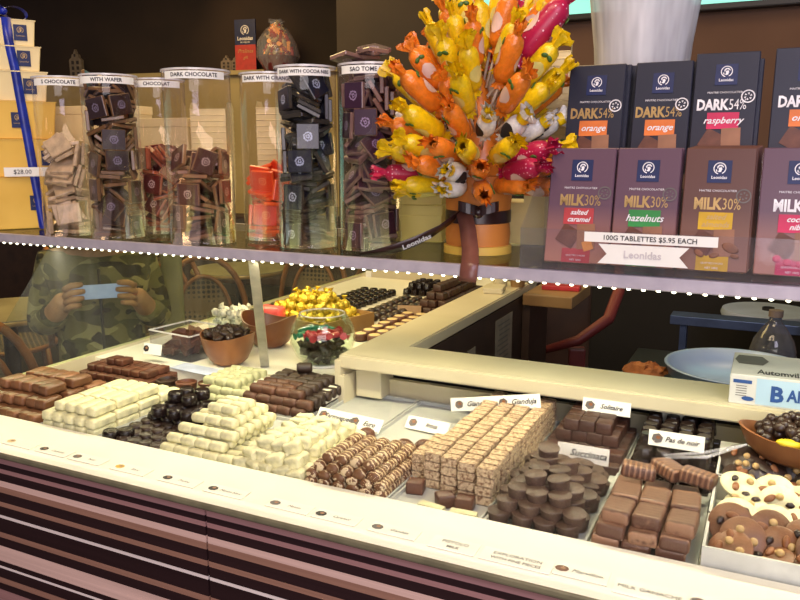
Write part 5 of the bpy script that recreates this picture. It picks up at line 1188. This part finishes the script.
# ------------------------------------------------------------------ rear display along the L arm
def rect_rows(me, x0, x1, y0, y1, px, py, lab, group, z=SZ, rot=(0, 0, 0), name='praline', cat='praline', layers=1, dz=.016, inset=.5):
    for l in range(layers):
        nx = int((x1 - x0) / px - l * inset * 2 + .01); ny = int((y1 - y0) / py - l * inset * 2 + .01)
        for i in range(nx):
            for j in range(ny):
                if l < layers - 1 and 1 < i < nx - 1 and 1 < j < ny - 1: continue
                obj(name, me, None, (x0 + (i + .5 + l * inset) * px + near(0, .002), y0 + (j + .5 + l * inset) * py + near(0, .002), z + l * dz), (rot[0], rot[1], rnd.uniform(-.3, .3)), lab, cat, group)
two = MB().lathe([(0, 0), (.0145, 0), (.0165, .004), (.0165, .013), (.014, .016), (.012, .0165)], 16).mesh('praline', M['milk2'], True)
ctop = MB().lathe([(.013, .0160), (.012, .0168), (0, .0172)], 16).mesh('cream_top', M['creamtop'], True)
for i in range(3):
    for j in range(7):
        o = obj('cream_topped_praline', two, None, (-.785 + i * .037 + near(0, .002), 1.43 + j * .040, SZ), (0, 0, 0), 'round milk praline with a cream disc top behind the counter corner', 'praline', 'cream topped round pralines')
        obj('cream_top', ctop, o)
rect_rows(dome, -.905, -.80, 1.60, 1.93, .034, .034, 'domed dark praline in the rows behind the gold sweets', 'domed dark pralines in the rear display')
rect_rows(r3, -1.06, -.92, 1.66, 1.97, .029, .029, 'round black praline in the farthest rows by the left glass', 'round black pralines in the rear display')
rect_rows(dome, -1.17, -1.07, 1.50, 1.86, .031, .031, 'small domed praline in the rows along the left glass', 'domed pralines along the left glass')
rect_rows(r10, -.80, -.68, 1.73, 2.03, .026, .027, 'square brown praline in the tall stack at the end of the rear display', 'square brown pralines in the tall rear stack', layers=4, dz=.018, inset=.5)
rect_rows(r11, -.94, -.83, 1.955, 2.10, .025, .025, 'black faceted praline in the low far stack of the rear display', 'black pralines in the far stack', layers=2, dz=.018)
fan = MB().box((0, 0, .004), (.05, .035, .002)).mesh('paper', M['tablewood'])
obj('paper_slip', fan, None, (-.86, 1.585, SZ + .004), (.5, 0, .4), label='small tan paper slip standing among the rear display pralines', cat='card')
fan2 = MB().box((0, 0, .012), (.06, .0015, .024)).mesh('paper', M['tablewood'])
obj('paper_slip', fan2, None, (-.80, 1.715, SZ), (-.3, 0, .3), label='tan paper slip before the tall square stack in the rear display', cat='card')
ew = thing('end_shelf', 'cream sloping end panel closing the rear display', 'panel', (-1.05, 2.2, .98))
obj('panel_body', MB().poly([Vector((-.16, 0, 0)), Vector((.2, 0, 0)), Vector((.2, 0, .055)), Vector((-.02, 0, .055)), Vector((-.16, 0, .02))], .10, Vector((0, 1, 0))).mesh('panel_body', M['cream']), ew)
obj('clip', MB().box((-.12, -.004, .02), (.02, .006, .03)).mesh('clip', M['paper']), ew)
fg = thing('toy_figure', 'tiny blue and black figure between the glass bowl and the counter corner', 'figurine', (-.685, 1.33, SZ))
obj('figure_body', MB().sphere((0, 0, .008), (.006, .006, .009), 10, 7).mesh('figure_body', M['ribbonblue'], True), fg)
obj('figure_head', MB().sphere((0, 0, .021), (.005, .005, .006), 10, 7).mesh('figure_head', M['black'], True), fg)

# ------------------------------------------------------------------ box on the counter
bx = thing('carton_box', 'grey and pale blue printed carton box standing on the cream counter', 'box', (.090, 1.205, 1.050), (0, 0, .0))
obj('box_body', MB().box((0, 0, .0215), (.245, .13, .043), bev=.001, seg=1).mesh('box_body', M['boxcard']), bx)
fx = -.0655
obj('blue_print', flat([(-.088, fx, .003), (.122, fx, .003), (.122, fx, .040), (-.088, fx, .040)], M['blueboxface']), bx)
obj('blue_bar', flat([(-.118, fx - .0004, .031), (-.094, fx - .0004, .031), (-.094, fx - .0004, .036), (-.118, fx - .0004, .036)], M['boxblue']), bx)
for k in range(5): obj('print_line', flat([(-.114, fx, .0265 - k * .0035), (-.100, fx, .0265 - k * .0035), (-.100, fx, .0275 - k * .0035), (-.114, fx, .0275 - k * .0035)], M['inkgrey']), bx)
obj('oval_mark', hexa(.008, M['boxblue'], .4, 16), bx, (-.098, fx - .0005, .0095), (PI / 2, 0, 0))
text('B', .030, M['boxblue'], bx, (-.062, fx - .0006, .019), bold=.0012)
text('AREK', .023, M['boxblue'], bx, (-.027, fx - .0006, .0195), bold=.0008, xs=.78)
text('Automvil', .034, M['ink'], bx, (-.062, fx + .024, .0436), (0, 0, 0), bold=.0006, xs=.42)
for sx in (-.098, .0):
    obj('hexagon_print', flat([(sx - .022, .020, .0436), (sx - .016, -.004, .0436), (sx + .016, -.004, .0436), (sx + .024, .022, .0436), (sx + .015, .048, .0436), (sx - .018, .048, .0436)], M['hexgrey']), bx)

# ------------------------------------------------------------------ service area behind the counter
bk = thing('service_table', 'dark work table in the shadow behind the cream counter', 'table', (0, 2.05, 0))
obj('table_top', MB().box((0, 0, .80), (.66, .60, .03), bev=.004).mesh('table_top', M['black']), bk)
for sx in (-.3, .3):
    for sy in (-.27, .27): obj('leg', MB().box((sx, sy, .39), (.04, .04, .78)).mesh('leg', M['black']), bk)
sk = thing('steel_bowl', 'large round pale blue steel bowl behind the printed carton', 'bowl', (-.04, 2.02, .816))
obj('bowl_body', MB().lathe([(0, .0), (.12, .0), (.165, .035), (.170, .058), (.176, .06), (.174, .063), (.166, .062), (.158, .04), (.11, .012), (0, .012)], 44).mesh('bowl_body', M['steel'], True), sk)
sbar = thing('steel_shelf', 'long narrow steel shelf in the dark behind the counter', 'shelf', (.05, 2.55, .816))
obj('shelf_board', MB().box((0, 0, .06), (.62, .08, .028), bev=.002).mesh('shelf_board', M['steelbar']), sbar)
for sx in (-.27, .27): obj('bracket', MB().box((sx, 0, -.39), (.02, .05, .87)).mesh('bracket', M['steelbar']), sbar)
cr = obj('crumpled_paper', MB().sphere((0, 0, .022), (.055, .04, .026), 16, 9).jitter(.007, 5).mesh('crumpled_paper', M['crumple']), None, (-.26, 2.0, .817), label='crumpled brown paper lying left of the steel bowl', cat='paper')
ot = thing('oval_table', 'pale blue topped round table in the dark beyond the counter', 'table', (.02, 2.95, 0))
obj('table_top', MB().lathe([(0, .82), (.15, .82), (.155, .835), (.15, .85), (0, .85)], 40).mesh('table_top', M['oval'], True, 50), ot)
obj('pole', MB().lathe([(.14, 0), (.14, .02), (.02, .05), (.02, .86)], 20).mesh('pole', M['black'], True), ot)
btl = thing('plastic_bottle', 'squat clear plastic bottle standing in the dark by the wooden post', 'bottle', (.035, 2.25, .816))
obj('bottle_body', MB().lathe([(0, .0), (.052, .0), (.058, .01), (.058, .055), (.050, .085), (.030, .118), (.016, .135), (.015, .15), (0, .15)], 30).mesh('bottle_body', M['bottle'], True), btl)
obj('cap', MB().lathe([(0, .148), (.018, .148), (.018, .166), (0, .167)], 20).mesh('cap', M['beige'], True, 40), btl)
obj('label_band', MB().lathe([(.0585, .022), (.0590, .022), (.0590, .045), (.0585, .045)], 30).mesh('label_band', M['black'], True), btl)
psn = thing('wooden_post', 'brown wooden post rising behind the plastic bottle', 'post', (.145, 2.42, 0))
obj('post_body', MB().box((0, 0, .66), (.045, .045, 1.32), bev=.003).mesh('post_body', M['post']), psn)
obj('side_panel', MB().box((.12, .02, .66), (.19, .02, 1.32)).mesh('side_panel', M['beige']), psn)
# red bucket seat chair
rc = thing('red_chair', 'dark red chair with a sweeping curved arm in the shadow', 'chair', (-.55, 2.45, 0), (0, 0, .3))
arm = [Vector((-.10, -.18, .80)), Vector((0, -.20, .84)), Vector((.09, -.16, .90)), Vector((.13, -.06, .97)), Vector((.14, .05, 1.04)), Vector((.14, .1, 1.09))]
obj('arm', MB().tube(arm, [.012, .016, .018, .018, .015, .012], 10).mesh('arm', M['darkred'], True), rc)
obj('seat', MB().box((0, 0, .60), (.26, .34, .06), bev=.02).mesh('seat', M['darkred'], True), rc)
obj('backrest', MB().box((-.05, .17, .86), (.24, .03, .45), bev=.012).mesh('backrest', M['woodpanel']), rc)
obj('front_post', MB().box((.0, -.17, .70), (.05, .04, .22), bev=.006).mesh('front_post', M['darkred']), rc)
for sx in (-.11, .11):
    for sy in (-.15, .15): obj('leg', MB().tube([(sx * 1.1, sy * 1.1, 0), (sx, sy, .58)], .013).mesh('leg', M['woodpanel'], True), rc)

# ------------------------------------------------------------------ cafe furniture
def cafe_table(x, y, r, lab, z=.75):
    t = thing('cafe_table', lab, 'table', (x, y, 0))
    obj('table_top', MB().lathe([(0, z - .025), (r - .005, z - .025), (r, z - .012), (r - .004, z), (0, z)], 44).mesh('table_top', M['cafe_top'], True, 50), t)
    obj('edge_band', MB().lathe([(r + .001, z - .02), (r + .004, z - .012), (r + .001, z - .004)], 44).mesh('edge_band', M['gold_ink'], True), t)
    obj('pole', MB().lathe([(.03, .03), (.03, z - .02)], 16).mesh('pole', M['black'], True), t)
    for k in range(3):
        a = k * 2.094 + .4
        obj('leg', MB().tube([(0, 0, .06), (.18 * math.cos(a), .18 * math.sin(a), .04), (.24 * math.cos(a), .24 * math.sin(a), .0)], [.02, .016, .014]).mesh('leg', M['black'], True), t)
    return t
def bistro_chair(x, y, rz, lab, h=.92):
    t = thing('bistro_chair', lab, 'chair', (x, y, 0), (0, 0, rz))
    obj('seat', MB().lathe([(0, .44), (.20, .44), (.21, .455), (.20, .47), (0, .465)], 30).mesh('seat', M['cane'], True, 50), t)
    obj('seat_ring', MB().tube([Vector((.205 * math.cos(a), .205 * math.sin(a), .455)) for a in [2 * PI * k / 24 for k in range(25)]], .014).mesh('seat_ring', M['bentwood'], True), t)
    bk_ = []
    for k in range(17):
        a = PI * k / 16; bk_.append(Vector((-.20 * math.cos(a), .17 + .03 * math.sin(a), .47 + (h - .47) * min(1, math.sin(a) ** .6))))
    obj('back_hoop', MB().tube(bk_, .014).mesh('back_hoop', M['bentwood'], True), t)
    ih = [Vector((p.x * .66, p.y - .002, .47 + (p.z - .47) * .80)) for p in bk_]
    obj('inner_hoop', MB().tube(ih, .010).mesh('inner_hoop', M['bentwood'], True), t)
    pn = MB(); vs = [pn.b.verts.new((p.x * .97, p.y + .004, p.z * .985 + .006)) for p in ih]; pn.b.faces.new(vs)
    obj('cane_panel', pn.mesh('cane_panel', M['cane']), t)
    for sx, sy in ((-.14, -.14), (.14, -.14), (-.15, .15), (.15, .15)):
        obj('leg', MB().tube([(sx, sy, .45), (sx * 1.25, sy * 1.25, 0)], .014).mesh('leg', M['bentwood'], True), t)
    return t
cafe_table(-2.68, 3.48, .27, 'round cafe table with a gold edge seen beyond the metal post')
cafe_table(-2.85, 2.13, .28, 'pale round cafe table at the far left, behind the nearest bistro chair')
bistro_chair(-2.26, 1.58, -2.4, 'bentwood bistro chair nearest the counter at the left edge of the picture')
bistro_chair(-3.35, 2.50, -.6, 'bentwood bistro chair behind the pale cafe table at the left')
bistro_chair(-2.72, 2.82, .3, 'bentwood bistro chair half hidden by the person in camouflage')
bistro_chair(-1.62, 2.80, -.4, 'bentwood bistro chair with cane back right of the metal post')
bistro_chair(-2.22, 2.62, .7, 'bentwood bistro chair between the person and the gold-edged table')
bistro_chair(-2.12, 3.22, .1, 'bentwood bistro chair standing beyond the gold-edged table')
bistro_chair(-3.3, 3.45, .9, 'bentwood bistro chair left of the gold-edged table')
bn_ = thing('wall_bench', 'long dark bench against the cafe wall', 'bench', (-3.2, 4.2, 0), (0, 0, .16))
obj('bench_seat', MB().box((0, 0, .42), (3.2, .45, .10), bev=.02).mesh('bench_seat', M['black']), bn_)
obj('backrest', MB().box((0, .2, .72), (3.2, .08, .5), bev=.02).mesh('backrest', M['woodpanel']), bn_)
obj('plinth', MB().box((0, .03, .19), (3.1, .35, .37)).mesh('plinth', M['black']), bn_)

# ------------------------------------------------------------------ figure beyond the left glass, built in place of a reflection
def skin_obj(name, verts, edges, radii, m, parent, sub=2):
    me = bpy.data.meshes.new(name); me.from_pydata(verts, edges, []); me.materials.append(m)
    o = obj(name, me, parent); md = o.modifiers.new('skin', 'SKIN'); md.use_smooth_shade = True
    for v, r in zip(me.skin_vertices[0].data, radii):
        v.radius = r if isinstance(r, tuple) else (r, r)
    me.skin_vertices[0].data[0].use_root = True
    s = o.modifiers.new('sub', 'SUBSURF'); s.levels = sub; s.render_levels = sub
    return o
pr = thing('person', 'person in a green camouflage jacket and blue jeans holding a phone beyond the left glass, built in place of a reflection', 'person', (-1.63, 1.50, 0), (0, 0, math.radians(48)))
# local frame: faces -Y, X to the figure's left side
V = [(0, 0, .70), (0, .0, .82), (0, .005, .95), (0, 0, 1.08), (0, 0, 1.16), (0, -.005, 1.22), (0, -.015, 1.30), (0, -.02, 1.37)]
R_ = [(.110, .085), (.095, .072), (.100, .075), (.098, .070), (.055, .05), (.045, .045), (.075, .085), (.06, .07)]
E = [(k, k + 1) for k in range(7)]
def add(chain, rs, root):
    last = root
    for p, r in zip(chain, rs):
        V.append(p); R_.append((r, r)); E.append((last, len(V) - 1)); last = len(V) - 1
    return last
for s in (-1, 1):
    add([(s * .075, 0, .62), (s * .085, -.01, .36), (s * .088, .0, .07), (s * .09, -.09, .035)], [.075, .052, .035, .034], 0)
    add([(s * .12, 0, 1.11), (s * .148, .015, .93), (s * .100, -.13, 1.01), (s * .083, -.165, 1.045)], [.045, .036, .028, .022], 3)
body = skin_obj('body', V, E, R_, M['skin'], pr)
# fingers: five short chains a side, closed round the phone
for s in (-1, 1):
    for k in range(4):
        z = 1.075 - k * .017; L_ = [.030, .034, .031, .024][k]
        obj('finger', MB().tube([(s * .082, -.168, z - .012), (s * (.082 - L_ * .5), -.192, z), (s * (.080 - L_), -.198, z + .002), (s * (.072 - L_), -.192, z + .002)], [.0085, .008, .0072, .006], 8).mesh('finger', M['skin'], True), pr)
    obj('thumb', MB().tube([(s * .085, -.160, 1.035), (s * .072, -.165, 1.062), (s * .052, -.170, 1.075)], [.010, .009, .007], 8).mesh('thumb', M['skin'], True), pr)
# jacket and jeans as clothing over the body
JV = [(0, 0, .76), (0, 0, .84), (0, .005, .95), (0, 0, 1.07), (0, 0, 1.155)]
JR = [(.132, .108), (.125, .100), (.122, .096), (.120, .090), (.098, .084)]
JE = [(k, k + 1) for k in range(4)]
for s in (-1, 1):
    n0 = len(JV)
    JV += [(s * .120, .0, 1.105), (s * .150, .017, .93), (s * .105, -.118, 1.0)]
    JR += [(.050, .050), (.046, .046), (.038, .038)]
    JE += [(3, n0), (n0, n0 + 1), (n0 + 1, n0 + 2)]
jk = skin_obj('jacket', JV, JE, JR, M['camo'], pr)
obj('collar', MB().lathe([(.075, 1.15), (.092, 1.19), (.084, 1.235), (.070, 1.24)], 24).mesh('collar', M['camo'], True), pr)
obj('hem_flap', MB().lathe([(.136, .72), (.139, .75), (.134, .80), (.125, .82)], 30, Matrix.Diagonal((1, .78, 1, 1))).mesh('hem_flap', M['camo'], True), pr)
obj('zipper', MB().tube([(0, -.122, .72), (0, -.112, .84), (0, -.108, .98), (0, -.095, 1.10)], .004).mesh('zipper', M['black'], True), pr)
TV = [(0, 0, .72), (0, 0, .66)]; TR = [(.125, .095), (.11, .09)]; TE = [(0, 1)]
for s in (-1, 1):
    n0 = len(TV); TV += [(s * .075, 0, .60), (s * .086, -.008, .36), (s * .090, .002, .09)]; TR += [(.085, .085), (.066, .066), (.056, .056)]; TE += [(1, n0), (n0, n0 + 1), (n0 + 1, n0 + 2)]
skin_obj('jeans', TV, TE, TR, M['jean'], pr)
for s in (-1, 1): obj('shoe', MB().box((s * .09, -.045, .035), (.085, .22, .07), bev=.028, seg=3).mesh('shoe', M['black'], True), pr)
obj('hair', MB().sphere((0, .012, 1.345), (.086, .098, .095), 20, 12).mesh('hair', M['hair'], True), pr)
obj('face', MB().sphere((0, -.03, 1.315), (.070, .078, .090), 20, 14).sphere((0, -.108, 1.305), (.011, .012, .016), 8, 6).mesh('face', M['skin'], True), pr)
for s in (-1, 1):
    e_ = obj('eye', MB().sphere((s * .027, -.098, 1.325), (.010, .007, .006), 10, 7).mesh('eye', M['eye'], True), pr)
    obj('pupil', MB().sphere((s * .027, -.104, 1.325), (.004, .002, .004), 8, 6).mesh('pupil', M['ink'], True), e_)
    obj('ear', MB().sphere((s * .075, -.005, 1.31), (.010, .018, .028), 10, 7).mesh('ear', M['skin'], True), pr)
obj('mouth', MB().sphere((0, -.103, 1.272), (.020, .006, .005), 10, 6).mesh('mouth', M['lips'], True), pr)
ph = thing('mobile_phone', 'pale blue mobile phone held sideways by the person in camouflage', 'phone', (-1.63, 1.50, 0), (0, 0, math.radians(48)))
obj('phone_body', MB().box((0, -.182, 1.055), (.145, .009, .036), bev=.003).mesh('phone_body', M['phone']), ph)
sc_ = obj('hanging_cloth', MB().box((0, 0, .58), (.065, .03, 1.16), bev=.012).jitter(.003, 9).mesh('hanging_cloth', M['skirt'], True), None, (-1.70, 1.86, 0), (0, 0, .5), label='pale grey green cloth hanging just right of the camouflage jacket', cat='cloth')

# ------------------------------------------------------------------ background wall things
def on_wall(x, y): return Vector((x, y, 0))
ux = Vector((math.cos(wang), math.sin(wang), 0)); un = Vector((math.sin(wang), -math.cos(wang), 0))
def wall_pt(s, out=.12): return wc + ux * s + un * (out + .0)
def gable(w_, h_):
    mb = MB(); pts = [(-w_ / 2, 0, 0), (w_ / 2, 0, 0), (w_ / 2, 0, h_ * .62), (w_ * .30, 0, h_ * .70), (w_ * .26, 0, h_ * .80), (w_ * .12, 0, h_ * .84), (0, 0, h_), (-w_ * .12, 0, h_ * .84), (-w_ * .26, 0, h_ * .80), (-w_ * .30, 0, h_ * .70), (-w_ / 2, 0, h_ * .62)]
    mb.poly([Vector(p) for p in pts], .03, Vector((0, 1, 0))); return mb
M['house'] = mat('house_plaster', (126, 112, 98), .7); M['housewin'] = mat('house_window', (52, 44, 40), .5)
wz = 1.995
def find_s(px_dir):
    # where the viewing direction through the shop meets the ledge line
    d = Vector(px_dir); n_ = un; p0 = wall_pt(0, .14); t_ = p0.dot(n_) / d.dot(n_); return (d * t_ - p0).dot(ux)
for (dx, w_, h_, lab) in ((-1.1035, .115, .215, 'small grey gabled toy house on the ledge above the leftmost tube'), (-.7806, .09, .125, 'small grey gabled toy house on the ledge, left of the pair by the sign'), (-.7615, .09, .125, 'small grey gabled toy house on the ledge, right of the pair by the sign')):
    s = find_s((dx, 1, 0)); p = wall_pt(s, .14)
    t = thing('toy_house', lab, 'figurine', (p.x, p.y, wz - .01), (0, 0, wang))
    obj('facade', gable(w_, h_).mesh('facade', M['house']), t)
    wn = MB()
    for r_ in range(3):
        for c_ in (-1, 1): wn.box((c_ * w_ * .2, -.003, h_ * (.12 + r_ * .2)), (w_ * .18, .004, h_ * .12))
    wn.box((0, -.003, h_ * .78), (w_ * .12, .004, h_ * .1))
    obj('window', wn.mesh('window', M['housewin']), t)
s = find_s((-.741, 1, 0)); p = wall_pt(s, .15)
sg = thing('counter_sign', 'upright sign, navy above and red below, on the ledge behind the tubes', 'sign', (p.x, p.y, wz - .02), (0, 0, wang))
obj('sign_board', MB().box((0, 0, .19), (.17, .012, .38)).mesh('sign_board', M['navy']), sg)
rd = obj('red_panel', MB().box((0, -.007, .10), (.17, .003, .20)).mesh('red_panel', M['red_card']), sg)
text('Pralines', .04, M['gold_ink'], rd, (0, -.009, .155), shear=.3); text('gift', .03, M['gold_ink'], rd, (0, -.009, .11), shear=.3)
obj('emblem', emblem_mesh(.034, M['white_ink']), sg, (0, -.008, .305), (PI / 2, 0, 0)); text('Leonidas', .036, M['white_ink'], sg, (0, -.008, .245), bold=.001)
text('BRUXELLES', .016, M['white_ink'], sg, (0, -.008, .218))
s2 = find_s((-.678, 1, 0)); p = wall_pt(s2, .20)
bkt = thing('gift_basket', 'cellophane wrapped basket heaped with gold and red sweets beside the sign', 'basket', (p.x, p.y, wz - .02), (0, 0, wang))
obj('basket_body', MB().lathe([(0, 0), (.10, 0), (.14, .10), (.13, .10), (.1, .02), (0, .02)], 24).mesh('basket_body', M['darkred'], True, 50), bkt)
obj('cellophane', MB().lathe([(.10, 0), (.15, .10), (.14, .20), (.09, .28), (.03, .32), (.06, .35)], 18).jitter(.01, 3).mesh('cellophane', M['cello'], True), bkt)
M['copper'] = mat('glowing_copper_foil', (236, 150, 70), .3, .3, emit=.45)  # emission put into the foil so the basket looks brightly lit
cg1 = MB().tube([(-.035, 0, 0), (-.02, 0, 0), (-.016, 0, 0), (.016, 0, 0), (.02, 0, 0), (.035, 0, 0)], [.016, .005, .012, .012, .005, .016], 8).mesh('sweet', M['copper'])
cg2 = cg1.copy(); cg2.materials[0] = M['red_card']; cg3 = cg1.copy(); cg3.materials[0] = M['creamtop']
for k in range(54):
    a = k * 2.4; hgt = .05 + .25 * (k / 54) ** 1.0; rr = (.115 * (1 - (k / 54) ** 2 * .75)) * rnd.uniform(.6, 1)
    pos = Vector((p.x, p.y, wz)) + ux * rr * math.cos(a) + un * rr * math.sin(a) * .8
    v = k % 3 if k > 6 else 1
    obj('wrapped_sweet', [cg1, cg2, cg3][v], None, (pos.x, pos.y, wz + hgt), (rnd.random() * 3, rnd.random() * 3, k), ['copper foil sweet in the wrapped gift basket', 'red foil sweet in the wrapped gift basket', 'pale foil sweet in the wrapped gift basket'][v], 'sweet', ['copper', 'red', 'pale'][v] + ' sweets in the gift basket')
# television
tv = thing('wall_television', 'large wall television showing a pale green picture, cut by the top edge', 'television', (-.2, 3.53, 1.97))
obj('bezel', MB().box((0, 0, .385), (2.32, .06, .79), bev=.006).mesh('bezel', M['black']), tv)
scn = obj('screen', MB().box((0, -.032, .385), (2.22, .004, .74)).mesh('screen', M['tvscreen']), tv)
mb = MB()
for k in range(5): mb.tube([(-1.02 + k * .02, -.036, .02 + .0), (-1.0 + k * .035, -.036, .12 + .03 * k), (-.96 + k * .05, -.036, .16)], [.003, .008, .002], 5)
obj('palm_picture', mb.mesh('palm_picture', M['tvleaf']), scn)

# ------------------------------------------------------------------ camera, light, world
cam = bpy.data.cameras.new('camera'); cam.sensor_width = 36; cam.lens = 768 / 800 * 36; cam.clip_start = .01
co = bpy.data.objects.new('camera', cam); COL.objects.link(co)
co.location = (0, 0, 1.40); co.rotation_euler = (PI / 2 - math.atan(149 / 768), 0, math.radians(25.7))
scene.camera = co
def area(name, loc, target, sx, sy, power, c, spread=None):
    l = bpy.data.lights.new(name, 'AREA'); l.shape = 'RECTANGLE'; l.size = sx; l.size_y = sy; l.energy = power; l.color = [v for v in lin(c)[:3]]
    if spread: l.spread = math.radians(spread)
    o = bpy.data.objects.new(name, l); COL.objects.link(o); o.location = loc
    o.rotation_euler = (Vector(target) - Vector(loc)).to_track_quat('-Z', 'Y').to_euler(); return o
WARM = (255, 226, 170)
for k, x in enumerate((-1.5, -.9, -.3, .3)):
    area('led_lamp', (x, 1.013, 1.222), (x, .96, .9), .58, .006, 1.75, (255, 243, 206))
area('rear_led_lamp', (-.93, 1.40, 1.228), (-.93, 1.6, .9), .4, .02, 1.6, (255, 236, 190))
area('ceiling_lamp', (-.6, .2, 2.85), (-.5, 1.2, 1.1), 1.4, .5, 26, (255, 226, 190))
area('ceiling_lamp', (.9, -.6, 2.7), (-.2, 1.1, 1.2), 1.0, 1.0, 34, (225, 218, 250))
area('ceiling_lamp', (-3.0, 2.6, 2.9), (-3.0, 2.8, 0), 2.2, 1.2, 80, (255, 222, 150))
area('ceiling_lamp', (-.8, 1.9, 2.8), (-.8, 1.6, 1.2), .8, .5, 12, (255, 214, 150))
area('ceiling_lamp', (.3, 2.7, 2.8), (.1, 3.4, 1.4), .6, .4, 5, (255, 214, 170))
area('front_fill', (.6, -1.3, 1.5), (-.6, .8, 1.0), 1.6, 1.2, 34, (240, 230, 234))  # fill added on the camera side to brighten the striped front
sp = bpy.data.lights.new('wall_spot', 'SPOT'); sp.energy = 34; sp.spot_size = math.radians(46); sp.spot_blend = 1; sp.color = lin((255, 200, 130))[:3]; sp.shadow_soft_size = .05
so = bpy.data.objects.new('wall_spot', sp); COL.objects.link(so); pS = wall_pt(find_s((-.78, 1, 0)), 1.1); so.location = (pS.x, pS.y, 2.95)
tt = wall_pt(find_s((-.76, 1, 0)), 0); so.rotation_euler = (Vector((tt.x, tt.y, 2.25)) - so.location).to_track_quat('-Z', 'Y').to_euler()
w = bpy.data.worlds.new('shop_ambience'); scene.world = w; w.use_nodes = True
w.node_tree.nodes['Background'].inputs[0].default_value = lin((200, 190, 205)); w.node_tree.nodes['Background'].inputs[1].default_value = .35
scene.view_settings.view_transform = 'Standard'
scene.view_settings.look = 'None'
scene.view_settings.exposure = 0
